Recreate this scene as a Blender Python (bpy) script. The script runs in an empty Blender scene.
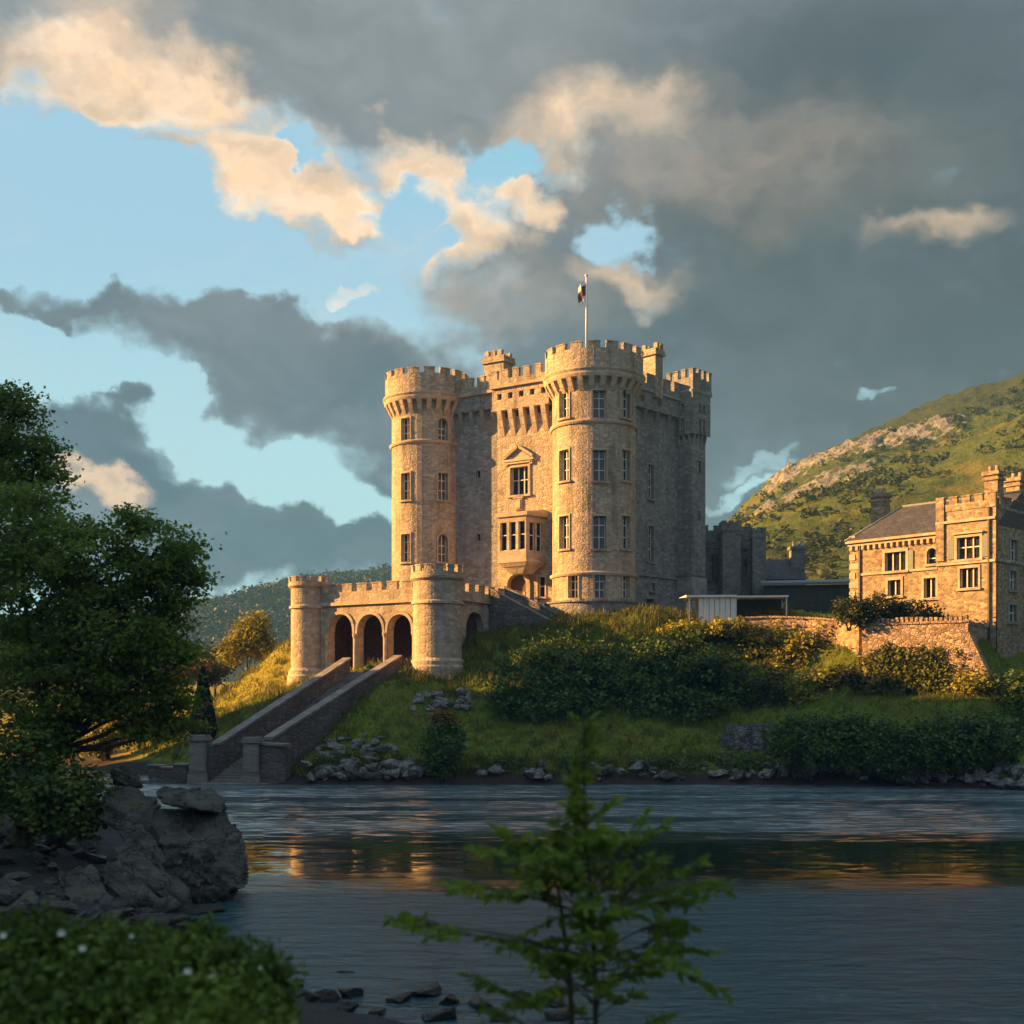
import bpy, bmesh, math, random
import numpy as np
from mathutils import Vector, noise as mnoise

random.seed(7)
RNG = np.random.default_rng(11)
SC = bpy.context.scene
COL = SC.collection
F, HZ, CAM = 1200.0, 700.0, 7.4          # focal length in pixels, horizon row, eye height above the water


def lin(r, g, b, s=1.0):
    f = lambda c: ((c / 255.0) / 12.92 if c <= 10 else ((c / 255.0 + 0.055) / 1.055) ** 2.4) * s
    return (f(r), f(g), f(b), 1.0)


# ---------------------------------------------------------------- camera
cam_d = bpy.data.cameras.new('camera')
cam = bpy.data.objects.new('camera', cam_d)
COL.objects.link(cam)
cam.location = (0, 0, CAM)
cam.rotation_euler = (math.radians(90), 0, 0)
cam_d.sensor_width = 36.0
cam_d.lens = 36.0 * F / 1024.0
cam_d.shift_y = (HZ - 512.0) / 1024.0
cam_d.clip_start = 0.2
cam_d.clip_end = 6000.0
cam_d.dof.use_dof = True
cam_d.dof.focus_distance = 135.0
cam_d.dof.aperture_fstop = 0.8
SC.camera = cam

# ---------------------------------------------------------------- light and exposure
SUN_EL = 18.5
SUN_DY = -0.10                                  # light travels along +X, this much towards the camera
SUN_ROT = -90.0 + math.degrees(SUN_DY * -1.0)
WS = 0.10
EXPO = 2.15
sun_d = bpy.data.lights.new('sun', 'SUN')
sun_d.energy = 5.0
sun_d.color = (1.0, 0.50, 0.125)
sun_d.angle = math.radians(0.5)
sun = bpy.data.objects.new('sun', sun_d)
COL.objects.link(sun)
_e = math.radians(SUN_EL)
sun.rotation_euler = Vector((math.cos(_e), SUN_DY * math.cos(_e), -math.sin(_e))).to_track_quat('-Z', 'Y').to_euler()
sun.location = (-60, 20, 60)
SC.view_settings.view_transform = 'Standard'
SC.view_settings.look = 'None'
SC.view_settings.gamma = 1.0
SC.view_settings.exposure = EXPO
SC.view_settings.use_curve_mapping = False
SC.render.engine = 'CYCLES'
SC.cycles.use_denoising = True
SC.cycles.max_bounces = 6
SC.cycles.transparent_max_bounces = 4
SC.cycles.volume_bounces = 0


def ND(nt, typ, ins=None, **attrs):
    n = nt.nodes.new(typ)
    for k, v in attrs.items():
        setattr(n, k, v)
    for k, v in (ins or {}).items():
        s = n.inputs[k]
        if isinstance(v, bpy.types.NodeSocket):
            nt.links.new(v, s)
        else:
            s.default_value = v
    return n


def MATH(nt, op, a, b=0.0, c=None, clamp=False):
    ins = {0: a, 1: b}
    if c is not None:
        ins[2] = c
    return ND(nt, 'ShaderNodeMath', ins, operation=op, use_clamp=clamp).outputs[0]


def MIX(nt, fac, a, b, blend='MIX'):
    n = ND(nt, 'ShaderNodeMix', {0: fac, 6: a, 7: b}, data_type='RGBA', blend_type=blend)
    return n.outputs[2]


def MR(nt, v, a, b, c=0.0, d=1.0, smooth=True):
    n = ND(nt, 'ShaderNodeMapRange', {0: v, 1: a, 2: b, 3: c, 4: d})
    n.interpolation_type = 'SMOOTHSTEP' if smooth else 'LINEAR'
    return n.outputs[0]


# ---------------------------------------------------------------- sky: Nishita air with a broken evening cloud deck, laid out by bearing and elevation
world = bpy.data.worlds.new('World')
SC.world = world
world.use_nodes = True
wt = world.node_tree
wt.nodes.clear()
sky = ND(wt, 'ShaderNodeTexSky', sky_type='NISHITA', sun_disc=False,
         sun_elevation=math.radians(SUN_EL), sun_rotation=math.radians(SUN_ROT))
sky.air_density = 1.0
sky.dust_density = 0.6
sky.ozone_density = 1.6
tc = ND(wt, 'ShaderNodeTexCoord')
sep = ND(wt, 'ShaderNodeSeparateXYZ', {0: tc.outputs['Generated']})
az = MATH(wt, 'ARCTAN2', sep.outputs[0], sep.outputs[1])
hyp = MATH(wt, 'SQRT', MATH(wt, 'ADD', MATH(wt, 'MULTIPLY', sep.outputs[0], sep.outputs[0]),
                            MATH(wt, 'MULTIPLY', sep.outputs[1], sep.outputs[1])))
el = MATH(wt, 'DIVIDE', sep.outputs[2], MATH(wt, 'MAXIMUM', hyp, 0.25))
Qx = MATH(wt, 'MULTIPLY', az, 1000.0)          # milliradians of bearing
Qy = MATH(wt, 'MULTIPLY', el, 1000.0)          # tangent of elevation x 1000
Q = ND(wt, 'ShaderNodeCombineXYZ', {0: Qx, 1: Qy, 2: 0.0}).outputs[0]
dist = ND(wt, 'ShaderNodeTexNoise', {'Vector': Q, 'Scale': 0.0115, 'Detail': 6.0, 'Roughness': 0.56}, noise_dimensions='3D')
dvec = ND(wt, 'ShaderNodeVectorMath', {0: dist.outputs['Color'], 1: (0.5, 0.5, 0.5)}, operation='SUBTRACT').outputs[0]
dvec = ND(wt, 'ShaderNodeVectorMath', {0: dvec, 'Scale': 150.0}, operation='SCALE').outputs[0]
QD = ND(wt, 'ShaderNodeVectorMath', {0: Q, 1: dvec}, operation='ADD').outputs[0]


def skyq(px, py):
    k = (px - 512) / F
    a = math.atan(k)
    return a * 1000.0, (HZ - py) / F * math.cos(a) * 1000.0


def blob(px, py, rx, ry, rot=0.0, soft=1.0, vec=None, e0=0.45, e1=1.3):
    x, y = skyq(px, py)
    m = ND(wt, 'ShaderNodeMapping', {0: vec or QD, 1: (x, y, 0), 2: (0, 0, math.radians(-rot)),
                                     3: (rx / F * 1000, ry / F * 1000, 1e6)}, vector_type='TEXTURE')
    l = ND(wt, 'ShaderNodeVectorMath', {0: m.outputs[0]}, operation='LENGTH').outputs['Value']
    return MR(wt, l, e0, e1, soft, 0.0)


def total(blobs):
    acc = None
    for b in blobs:
        acc = b if acc is None else MATH(wt, 'MAXIMUM', acc, b)
    return acc


grey_blobs = [blob(*a) for a in (
    (620, 60, 520, 130), (820, 260, 420, 260), (40, 30, 130, 70), (300, 60, 300, 80),
    (330, 372, 270, 80, 14), (560, 420, 260, 90, 12), (85, 288, 62, 24), (40, 270, 60, 16, -10),
    (220, 520, 210, 62, 16), (60, 440, 130, 66, 10), (60, 520, 200, 70), (700, 480, 400, 110), (950, 440, 300, 90), (230, 548, 260, 50), (170, 160, 40, 14),
    (105, 404, 60, 16, 8), (1000, 100, 300, 200), (700, 560, 400, 60))]
warm_blobs = [blob(*a) for a in (
    (120, 92, 125, 62, 10), (290, 185, 125, 52, 8), (455, 232, 70, 46), (420, 185, 70, 40, 35), (520, 200, 40, 28),
    (358, 276, 40, 14), (100, 480, 44, 16), (190, 110, 70, 45), (350, 218, 40, 20))]
holes = [blob(*a) for a in (
    (392, 205, 52, 30), (500, 163, 40, 30), (285, 150, 26, 12), (612, 232, 44, 36), (100, 215, 130, 70),
    (200, 262, 200, 36, 4), (425, 240, 30, 16), (868, 388, 20, 13, 0, .55), (30, 345, 90, 50, 10), (250, 450, 150, 26, 24), (350, 495, 60, 30, 22),
    (745, 484, 50, 9, -4, .5), (760, 466, 40, 9, 0, .4))]
fbm = ND(wt, 'ShaderNodeTexNoise', {'Vector': ND(wt, 'ShaderNodeMapping', {0: Q, 3: (1, 1.7, 1)}).outputs[0],
                                    'Scale': 0.012, 'Detail': 9.0, 'Roughness': 0.55}, noise_dimensions='3D').outputs['Fac']
rl1 = ND(wt, 'ShaderNodeTexNoise', {'Vector': ND(wt, 'ShaderNodeMapping', {0: QD, 3: (1, 1.5, 1)}).outputs[0], 'Scale': 0.011, 'Detail': 4.0, 'Roughness': 0.5}).outputs['Fac']
fbm2 = ND(wt, 'ShaderNodeTexNoise', {'Vector': ND(wt, 'ShaderNodeMapping', {0: QD, 1: (12, 14, 0), 3: (1, 1.5, 1)}).outputs[0],
                                     'Scale': 0.011, 'Detail': 4.0, 'Roughness': 0.5}, noise_dimensions='3D').outputs['Fac']
soft = ND(wt, 'ShaderNodeTexNoise', {'Vector': ND(wt, 'ShaderNodeMapping', {0: QD, 3: (1, 2.0, 1)}).outputs[0],
                                     'Scale': 0.006, 'Detail': 5.0, 'Roughness': 0.5}, noise_dimensions='3D').outputs['Fac']
behind = MR(wt, sep.outputs[1], 0.80, 0.45, 0.0, 0.95)            # unseen rest of the sky, cloud cover added to set the fill light
G = total(grey_blobs + [behind])
W = total(warm_blobs)
H = total(holes)
dens = MATH(wt, 'SUBTRACT', MATH(wt, 'MAXIMUM', G, W), MATH(wt, 'MULTIPLY', H, 0.95))
dens = MATH(wt, 'ADD', dens, MATH(wt, 'MULTIPLY', MATH(wt, 'SUBTRACT', fbm, 0.5), 1.5))
mask = MR(wt, dens, 0.10, 0.84)
wisp = ND(wt, 'ShaderNodeTexNoise', {'Vector': ND(wt, 'ShaderNodeMapping', {0: QD, 1: (300, 40, 0), 3: (0.5, 1.6, 1)}).outputs[0], 'Scale': 0.011, 'Detail': 7.0, 'Roughness': 0.6}).outputs['Fac']
wisp = MR(wt, wisp, 0.46, 0.78, 0.0, 0.55)
thick = MR(wt, dens, 0.3, 1.1)
relief = MATH(wt, 'MULTIPLY', MATH(wt, 'SUBTRACT', rl1, fbm2), 2.6)   # sunlit side of each billow
# dark undersides: slate low down, neutral grey high up, darkest to the right
hi = MR(wt, Qy, 130.0, 520.0)
dark = MIX(wt, hi, lin(78, 107, 127), lin(134, 142, 148))
rightness = blob(980, 190, 420, 330, 0, 1.0, Q)
dark = MIX(wt, MATH(wt, 'MULTIPLY', rightness, 0.95), dark, lin(76, 90, 100))
bandm = blob(330, 390, 340, 100, 14, 1.0, Q)
dark = MIX(wt, MATH(wt, 'MULTIPLY', bandm, 0.5), dark, lin(92, 112, 124))
dark = MIX(wt, MR(wt, Qy, 610.0, 760.0), dark, lin(178, 208, 236))
dark = MIX(wt, MR(wt, sep.outputs[1], 0.85, 0.6), dark, lin(186, 210, 232))  # unseen sky overhead and behind brightened to fill the shade
dark = MIX(wt, MATH(wt, 'MULTIPLY', MR(wt, soft, 0.35, 0.7, 0.0, 0.30), MATH(wt, 'SUBTRACT', 1.0, MATH(wt, 'MULTIPLY', rightness, 0.7))), dark, lin(168, 174, 178))
lit_blobs = [blob(px, py, rx, ry, rot, s, None, 0.0, 1.7) for (px, py, rx, ry, rot, s) in (
    (590, 128, 100, 36, -4, 0.8), (700, 150, 190, 60, 8, 0.22), (950, 216, 46, 18, 0, 0.45), (625, 276, 60, 22, 0, 0.55),
    (480, 300, 120, 40, 0, 0.22), (110, 30, 60, 60, 0, 0.45))]
warm = MATH(wt, 'MAXIMUM', MATH(wt, 'MULTIPLY', W, 1.0), total(lit_blobs))
warm = MATH(wt, 'MULTIPLY', warm, MATH(wt, 'ADD', 0.9, MATH(wt, 'MULTIPLY', relief, 0.55)), clamp=True)
lit = MIX(wt, thick, lin(255, 240, 218, 1.08), lin(255, 218, 180, 1.05))
ccol = MIX(wt, warm, dark, lit)
ccol = MIX(wt, 1.0, ccol, ND(wt, 'ShaderNodeCombineColor', {0: MATH(wt, 'ADD', 1.0, MATH(wt, 'MULTIPLY', relief, 0.22)),
                                                             1: MATH(wt, 'ADD', 1.0, MATH(wt, 'MULTIPLY', relief, 0.22)),
                                                             2: MATH(wt, 'ADD', 1.0, MATH(wt, 'MULTIPLY', relief, 0.22))}).outputs[0], 'MULTIPLY')
scale_c = 1.0 / (WS * 2 ** EXPO)
unseen_dim = MATH(wt, 'SUBTRACT', 1.0, MATH(wt, 'MULTIPLY', MATH(wt, 'MULTIPLY', MR(wt, sep.outputs[0], 0.25, 0.7), MR(wt, sep.outputs[1], 0.9, 0.7)), 0.72))  # unseen sky on the right dimmed to darken right-facing walls
ccol = ND(wt, 'ShaderNodeVectorMath', {0: ccol, 'Scale': unseen_dim}, operation='SCALE').outputs[0]
ccol = ND(wt, 'ShaderNodeVectorMath', {0: ccol, 'Scale': scale_c}, operation='SCALE').outputs[0]
SKYGAIN = (0.66, 0.86, 0.86)
paleair = MR(wt, Qy, 420.0, 120.0, 0.0, 0.8)
clear = ND(wt, 'ShaderNodeVectorMath', {0: sky.outputs[0], 1: SKYGAIN}, operation='MULTIPLY').outputs[0]
clear = ND(wt, 'ShaderNodeVectorMath', {0: clear, 1: lin(165, 208, 232, scale_c)[:3]}, operation='MINIMUM').outputs[0]
pale = ND(wt, 'ShaderNodeVectorMath', {0: lin(196, 240, 244)[:3], 'Scale': scale_c}, operation='SCALE').outputs[0]
clear = MIX(wt, MATH(wt, 'MULTIPLY', paleair, MR(wt, sep.outputs[1], 0.6, 0.85)), clear, pale)
clear = MIX(wt, wisp, clear, ND(wt, 'ShaderNodeVectorMath', {0: lin(205, 216, 222)[:3], 'Scale': scale_c}, operation='SCALE').outputs[0])
allsky = MIX(wt, mask, clear, ccol)
bg = ND(wt, 'ShaderNodeBackground', {0: allsky, 1: WS})
out = ND(wt, 'ShaderNodeOutputWorld', {0: bg.outputs[0]})

# ---------------------------------------------------------------- helpers: objects
WL = {}


def tag(o, label=None, cat=None, group=None, kind=None):
    if label: o['label'] = label
    if cat: o['category'] = cat
    if group: o['group'] = group
    if kind: o['kind'] = kind
    return o


def thing(name, label, cat, loc, group=None):
    o = bpy.data.objects.new(name, None)
    o.empty_display_size = 0.5
    COL.objects.link(o)
    loc = Vector(loc)
    o.location = loc
    WL[o.name] = loc
    return tag(o, label, cat, group)


def link_mesh(name, me, mats, parent, origin):
    for m in mats:
        me.materials.append(m)
    o = bpy.data.objects.new(name, me)
    COL.objects.link(o)
    origin = Vector(origin)
    if parent is not None:
        o.parent = parent
        o.location = origin - WL[parent.name]
    else:
        o.location = origin
    WL[o.name] = origin
    return o


def mesh_np(name, verts, faces, mats, parent=None, matidx=None, smooth=False):
    """verts (N,3), faces (M,k) all of one size"""
    verts = np.asarray(verts, dtype=np.float64)
    faces = np.asarray(faces, dtype=np.int32)
    mn, mx = verts.min(0), verts.max(0)
    org = np.array([(mn[0] + mx[0]) / 2, (mn[1] + mx[1]) / 2, mn[2]])
    me = bpy.data.meshes.new(name)
    me.vertices.add(len(verts))
    me.vertices.foreach_set('co', (verts - org).astype(np.float32).ravel())
    k = faces.shape[1]
    me.loops.add(faces.size)
    me.loops.foreach_set('vertex_index', faces.ravel())
    me.polygons.add(len(faces))
    me.polygons.foreach_set('loop_start', np.arange(0, faces.size, k, dtype=np.int32))
    me.polygons.foreach_set('loop_total', np.full(len(faces), k, dtype=np.int32))
    if matidx is not None:
        me.polygons.foreach_set('material_index', np.asarray(matidx, dtype=np.int32))
    me.polygons.foreach_set('use_smooth', np.full(len(faces), bool(smooth)))
    me.update(calc_edges=True)
    return link_mesh(name, me, mats, parent, org)


class MB:
    def __init__(self):
        self.v, self.f, self.m, self.s = [], [], [], []

    def add(self, verts, faces, mat=0, smooth=False):
        b = len(self.v)
        self.v.extend(tuple(map(float, p)) for p in verts)
        for f in faces:
            self.f.append([b + i for i in f])
            self.m.append(mat)
            self.s.append(smooth)

    def quad(self, a, b, c, d, mat=0, smooth=False):
        self.add((a, b, c, d), ((0, 1, 2, 3),), mat, smooth)

    def box(self, c, U, hx, hy, z0, z1, mat=0):
        """oriented box: centre c (x,y), U unit dir of hx, z range"""
        ux, uy = U
        vx, vy = -uy, ux
        p = []
        for z in (z0, z1):
            for sx, sy in ((-1, -1), (1, -1), (1, 1), (-1, 1)):
                p.append((c[0] + ux * hx * sx + vx * hy * sy, c[1] + uy * hx * sx + vy * hy * sy, z))
        self.add(p, ((3, 2, 1, 0), (4, 5, 6, 7), (0, 1, 5, 4), (1, 2, 6, 5), (2, 3, 7, 6), (3, 0, 4, 7)), mat)

    def hexa(self, p, mat=0):
        self.add(p, ((3, 2, 1, 0), (4, 5, 6, 7), (0, 1, 5, 4), (1, 2, 6, 5), (2, 3, 7, 6), (3, 0, 4, 7)), mat)

    def lathe(self, c, prof, n=48, mat=0, smooth=True):
        vs = []
        for (r, z) in prof:
            for k in range(n):
                a = 2 * math.pi * k / n
                vs.append((c[0] + r * math.cos(a), c[1] + r * math.sin(a), z))
        fs = []
        for j in range(len(prof) - 1):
            for k in range(n):
                k2 = (k + 1) % n
                fs.append((j * n + k, j * n + k2, (j + 1) * n + k2, (j + 1) * n + k))
        self.add(vs, fs, mat, smooth)

    def disc(self, c, r, z, n=48, mat=0):
        self.add([(c[0] + r * math.cos(2 * math.pi * k / n), c[1] + r * math.sin(2 * math.pi * k / n), z) for k in range(n)],
                 (tuple(range(n)),), mat)

    def tube(self, pts, radii, n=6, mat=0, cap=True):
        pts = [Vector(p) for p in pts]
        vs, fs = [], []
        ref = Vector((0.31, 0.95, 0.05)).normalized()
        for i, p in enumerate(pts):
            t = (pts[min(i + 1, len(pts) - 1)] - pts[max(i - 1, 0)])
            if t.length < 1e-6: t = Vector((0, 0, 1))
            t.normalize()
            a = t.cross(ref)
            if a.length < 0.1: a = t.cross(Vector((1, 0, 0)))
            a.normalize()
            b = t.cross(a)
            for k in range(n):
                q = 2 * math.pi * k / n
                vs.append(p + (a * math.cos(q) + b * math.sin(q)) * radii[i])
        for i in range(len(pts) - 1):
            for k in range(n):
                k2 = (k + 1) % n
                fs.append((i * n + k, i * n + k2, (i + 1) * n + k2, (i + 1) * n + k))
        if cap:
            fs.append(tuple(range(n))[::-1])
            fs.append(tuple((len(pts) - 1) * n + k for k in range(n)))
        self.add(vs, fs, mat, True)

    def build(self, name, mats, parent=None):
        if not isinstance(mats, (list, tuple)): mats = [mats]
        V = np.array(self.v)
        mn, mx = V.min(0), V.max(0)
        org = np.array([(mn[0] + mx[0]) / 2, (mn[1] + mx[1]) / 2, mn[2]])
        me = bpy.data.meshes.new(name)
        me.from_pydata([tuple(p) for p in (V - org)], [], self.f)
        me.polygons.foreach_set('material_index', np.array(self.m, dtype=np.int32))
        me.polygons.foreach_set('use_smooth', np.array(self.s, dtype=bool))
        me.update()
        return link_mesh(name, me, mats, parent, org)


def P(px, py, Y):
    return np.array([(px - 512) / F * Y, Y, CAM + (HZ - py) / F * Y])


class Surf:
    """a wall face: flat (origin O, direction U, outward normal N) or a cylinder (centre, radius); u runs along it, v is world height, d is depth inward"""
    def __init__(self, O=None, U=None, N=None, C=None, R=None):
        self.cyl = C is not None
        if self.cyl:
            self.C, self.R = np.array(C, float), R
        else:
            self.O = np.array(O, float)
            self.U = np.array(U, float) / np.linalg.norm(U)
            if N is None: N = (self.U[1], -self.U[0])
            self.N = np.array(N, float) / np.linalg.norm(N)

    def f(self, u, v, d=0.0):
        if self.cyl:
            t = u / self.R
            return (self.C[0] + (self.R - d) * math.sin(t), self.C[1] - (self.R - d) * math.cos(t), v)
        q = self.O + self.U * u - self.N * d
        return (q[0], q[1], v)

    def out(self, proj):
        if self.cyl: return Surf(C=self.C, R=self.R + proj)
        return Surf(O=self.O + self.N * proj, U=self.U, N=self.N)

    def uv(self, px, py):
        k = (px - 512) / F
        if self.cyl:
            a = k * k + 1
            b = -2 * (k * self.C[0] + self.C[1])
            c = self.C @ self.C - self.R ** 2
            disc = max(b * b - 4 * a * c, 0)
            Y = (-b - math.sqrt(disc)) / (2 * a)
            th = math.atan2(k * Y - self.C[0], -(Y - self.C[1]))
            u = th * self.R
        else:
            u = (k * self.O[1] - self.O[0]) / (self.U[0] - k * self.U[1])
            Y = self.O[1] + self.U[1] * u
        return u, CAM + (HZ - py) / F * Y

    def us(self, u0, u1):
        if not self.cyl: return [u0, u1]
        n = max(1, int(math.ceil((u1 - u0) / self.R / 0.14)))
        return [u0 + (u1 - u0) * i / n for i in range(n + 1)]

    def fbox(self, mb, u0, u1, v0, v1, d0, d1, mat=0, d0b=None):
        """block from outer depth d0 to inner d1 (d0b: outer depth at the bottom)"""
        if d0b is None: d0b = d0
        U = self.us(u0, u1)
        n = len(U)
        vs = []
        for u in U:
            vs += [self.f(u, v0, d0b), self.f(u, v1, d0), self.f(u, v1, d1), self.f(u, v0, d1)]
        fs = []
        for i in range(n - 1):
            a, b = i * 4, (i + 1) * 4
            fs += [(a, b, b + 1, a + 1), (a + 1, b + 1, b + 2, a + 2), (a + 2, b + 2, b + 3, a + 3), (a + 3, b + 3, b, a)]
        fs += [(0, 1, 2, 3), ((n - 1) * 4 + 3, (n - 1) * 4 + 2, (n - 1) * 4 + 1, (n - 1) * 4)]
        mb.add(vs, fs, mat)

    def skin(self, mb, u0, u1, v0, v1, ops=(), mat=0, rmat=None):
        """sheet with openings (ua, ub, va, vb, depth, kind) cut into it and their reveals"""
        rmat = mat if rmat is None else rmat
        us = set(self.us(u0, u1))
        vs = {v0, v1}
        for o in ops:
            us |= {o[0], o[1]}; vs |= {o[2], o[3]}
        us = sorted(x for x in us if u0 - 1e-6 <= x <= u1 + 1e-6)
        us = [us[0]] + [b for a, b in zip(us, us[1:]) if b - a > 1e-5]
        vs = sorted(vs)
        for i in range(len(us) - 1):
            for j in range(len(vs) - 1):
                cu, cv = (us[i] + us[i + 1]) / 2, (vs[j] + vs[j + 1]) / 2
                if any(o[0] < cu < o[1] and o[2] < cv < o[3] for o in ops): continue
                mb.quad(self.f(us[i], vs[j]), self.f(us[i + 1], vs[j]), self.f(us[i + 1], vs[j + 1]), self.f(us[i], vs[j + 1]), mat)
        for o in ops:
            ua, ub, va, vb, d, kind = o
            g = self.f
            spring = vb
            if kind:
                spring = vb - (ub - ua) / 2 * (1.25 if kind == 'point' else 1.0)
                cur = self.curve(ua, ub, spring, vb, kind)
                h = len(cur) // 2
                for k in range(len(cur) - 1):
                    (a0, b0), (a1, b1) = cur[k], cur[k + 1]
                    cx = ua if k < h else ub
                    mb.add((g(a0, b0), g(a1, b1), g(cx, vb)), ((0, 1, 2),), mat)
                    mb.quad(g(a0, b0), g(a1, b1), g(a1, b1, d), g(a0, b0, d), rmat)
            else:
                mb.quad(g(ua, vb), g(ub, vb), g(ub, vb, d), g(ua, vb, d), rmat)
            mb.quad(g(ua, va), g(ua, spring), g(ua, spring, d), g(ua, va, d), rmat)
            mb.quad(g(ub, spring), g(ub, va), g(ub, va, d), g(ub, spring, d), rmat)
            mb.quad(g(ub, va), g(ua, va), g(ua, va, d), g(ub, va, d), rmat)

    def curve(self, ua, ub, spring, vb, kind, n=12):
        c, w = (ua + ub) / 2, (ub - ua) / 2
        r = []
        for k in range(n + 1):
            t = math.pi * (1 - k / n)
            x, y = math.cos(t), math.sin(t)
            if kind == 'point': y = y ** 0.8 * (1 - 0.12 * (1 - abs(x)) * 0)
            r.append((c + w * x, spring + (vb - spring) * y))
        return r

    def window(self, name, parent, op, mats, nm=1, nt=1, surround=0.16, proud=0.10, sill=True, hood=False):
        """glass, bars and stone dressing of one opening; mats = stone trim, bar, glass"""
        ua, ub, va, vb, d, kind = op
        mb = MB()
        spring = vb
        gd = d - 0.03
        bw = 0.05
        if kind:
            spring = vb - (ub - ua) / 2 * (1.25 if kind == 'point' else 1.0)
            cur = self.curve(ua, ub, spring, vb, kind)
            mb.add([self.f(a, b, gd) for a, b in cur], (tuple(range(len(cur))),), 2)
            for (a0, b0), (a1, b1) in zip(cur, cur[1:]):
                c, w = (ua + ub) / 2, (ub - ua) / 2
                k = 1 + surround / w
                o0 = (c + (a0 - c) * k, spring + (b0 - spring) * k); o1 = (c + (a1 - c) * k, spring + (b1 - spring) * k)
                g = self.f
                mb.add((g(a0, b0, -proud), g(a1, b1, -proud), g(*o1, -proud), g(*o0, -proud), g(a0, b0, .05), g(a1, b1, .05), g(*o1, .05), g(*o0, .05)),
                       ((0, 1, 2, 3), (0, 4, 5, 1), (3, 2, 6, 7)), 0)
        mb.quad(self.f(ua, va, gd), self.f(ub, va, gd), self.f(ub, spring, gd), self.f(ua, spring, gd), 2)
        for i in range(1, nm + 1):
            u = ua + (ub - ua) * i / (nm + 1)
            self.fbox(mb, u - bw, u + bw, va, vb - 0.02 if not kind else spring + (vb - spring) * 0.9, gd - 0.14, gd - 0.005, 1)
        for i in range(1, nt + 1):
            v = va + (spring - va) * i / (nt + 1) * 1.1
            self.fbox(mb, ua, ub, v - bw, v + bw, gd - 0.11, gd - 0.004, 1)
        for (a, b) in ((ua, ua + 0.07), (ub - 0.07, ub)):
            self.fbox(mb, a, b, va, spring, gd - 0.12, gd - 0.003, 1)
        self.fbox(mb, ua + 0.07, ub - 0.07, va, va + 0.07, gd - 0.12, gd - 0.003, 1)
        if surround:
            self.fbox(mb, ua - surround, ua, va, spring, -proud, 0.05, 0)
            self.fbox(mb, ub, ub + surround, va, spring, -proud, 0.05, 0)
            if not kind:
                self.fbox(mb, ua - surround, ub + surround, vb, vb + surround * 1.3, -proud - 0.004, 0.05, 0)
            if sill:
                self.fbox(mb, ua - surround - 0.1, ub + surround + 0.1, va - 0.24, va, -proud - 0.16, 0.05, 0)
            if hood:
                self.fbox(mb, ua - surround - .15, ub + surround + .15, vb + surround * 1.3, vb + surround * 1.3 + .18, -proud - 0.22, 0.05, 0)
        return mb.build(name, mats, parent)

    def parapet(self, mb, u0, u1, v0, vm, v1, mw, gap, th=0.45, mat=0, closed=False):
        L = u1 - u0
        self.fbox(mb, u0, u1, v0, vm, 0, th, mat)
        n = max(1, int(round((L + (0 if closed else gap)) / (mw + gap))))
        step = L / n if closed else (L + gap) / n
        w = step - gap
        for k in range(n):
            a = u0 + k * step
            j = random.uniform(-.03, .03)
            self.fbox(mb, a, a + w, vm - 0.01, v1 + j, 0.003, th - 0.003, mat)
            self.fbox(mb, a - 0.05, a + w + 0.05, v1 + j, v1 + 0.12 + j, -0.06, th + 0.06, mat)

    def corbels(self, parent, mats, u0, u1, v0, v1, n, w, proj, mat=0):
        for k in range(n):
            mb = MB()
            c = u0 + (u1 - u0) * (k + 0.5) / n
            h = v1 - v0
            self.fbox(mb, c - w / 2, c + w / 2, v0, v0 + h * .36, -proj * .36, 0.1, mat, d0b=-0.02)
            self.fbox(mb, c - w / 2, c + w / 2, v0 + h * .36, v0 + h * .68, -proj * .70, 0.1, mat, d0b=-proj * .4)
            self.fbox(mb, c - w / 2, c + w / 2, v0 + h * .68, v1, -proj * .98, 0.1, mat, d0b=-proj * .74)
            mb.build('corbel', mats, parent)


# ---------------------------------------------------------------- materials
def new_mat(name):
    m = bpy.data.materials.new(name)
    m.use_nodes = True
    nt = m.node_tree
    nt.nodes.clear()
    o = nt.nodes.new('ShaderNodeOutputMaterial')
    return m, nt, o


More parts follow.
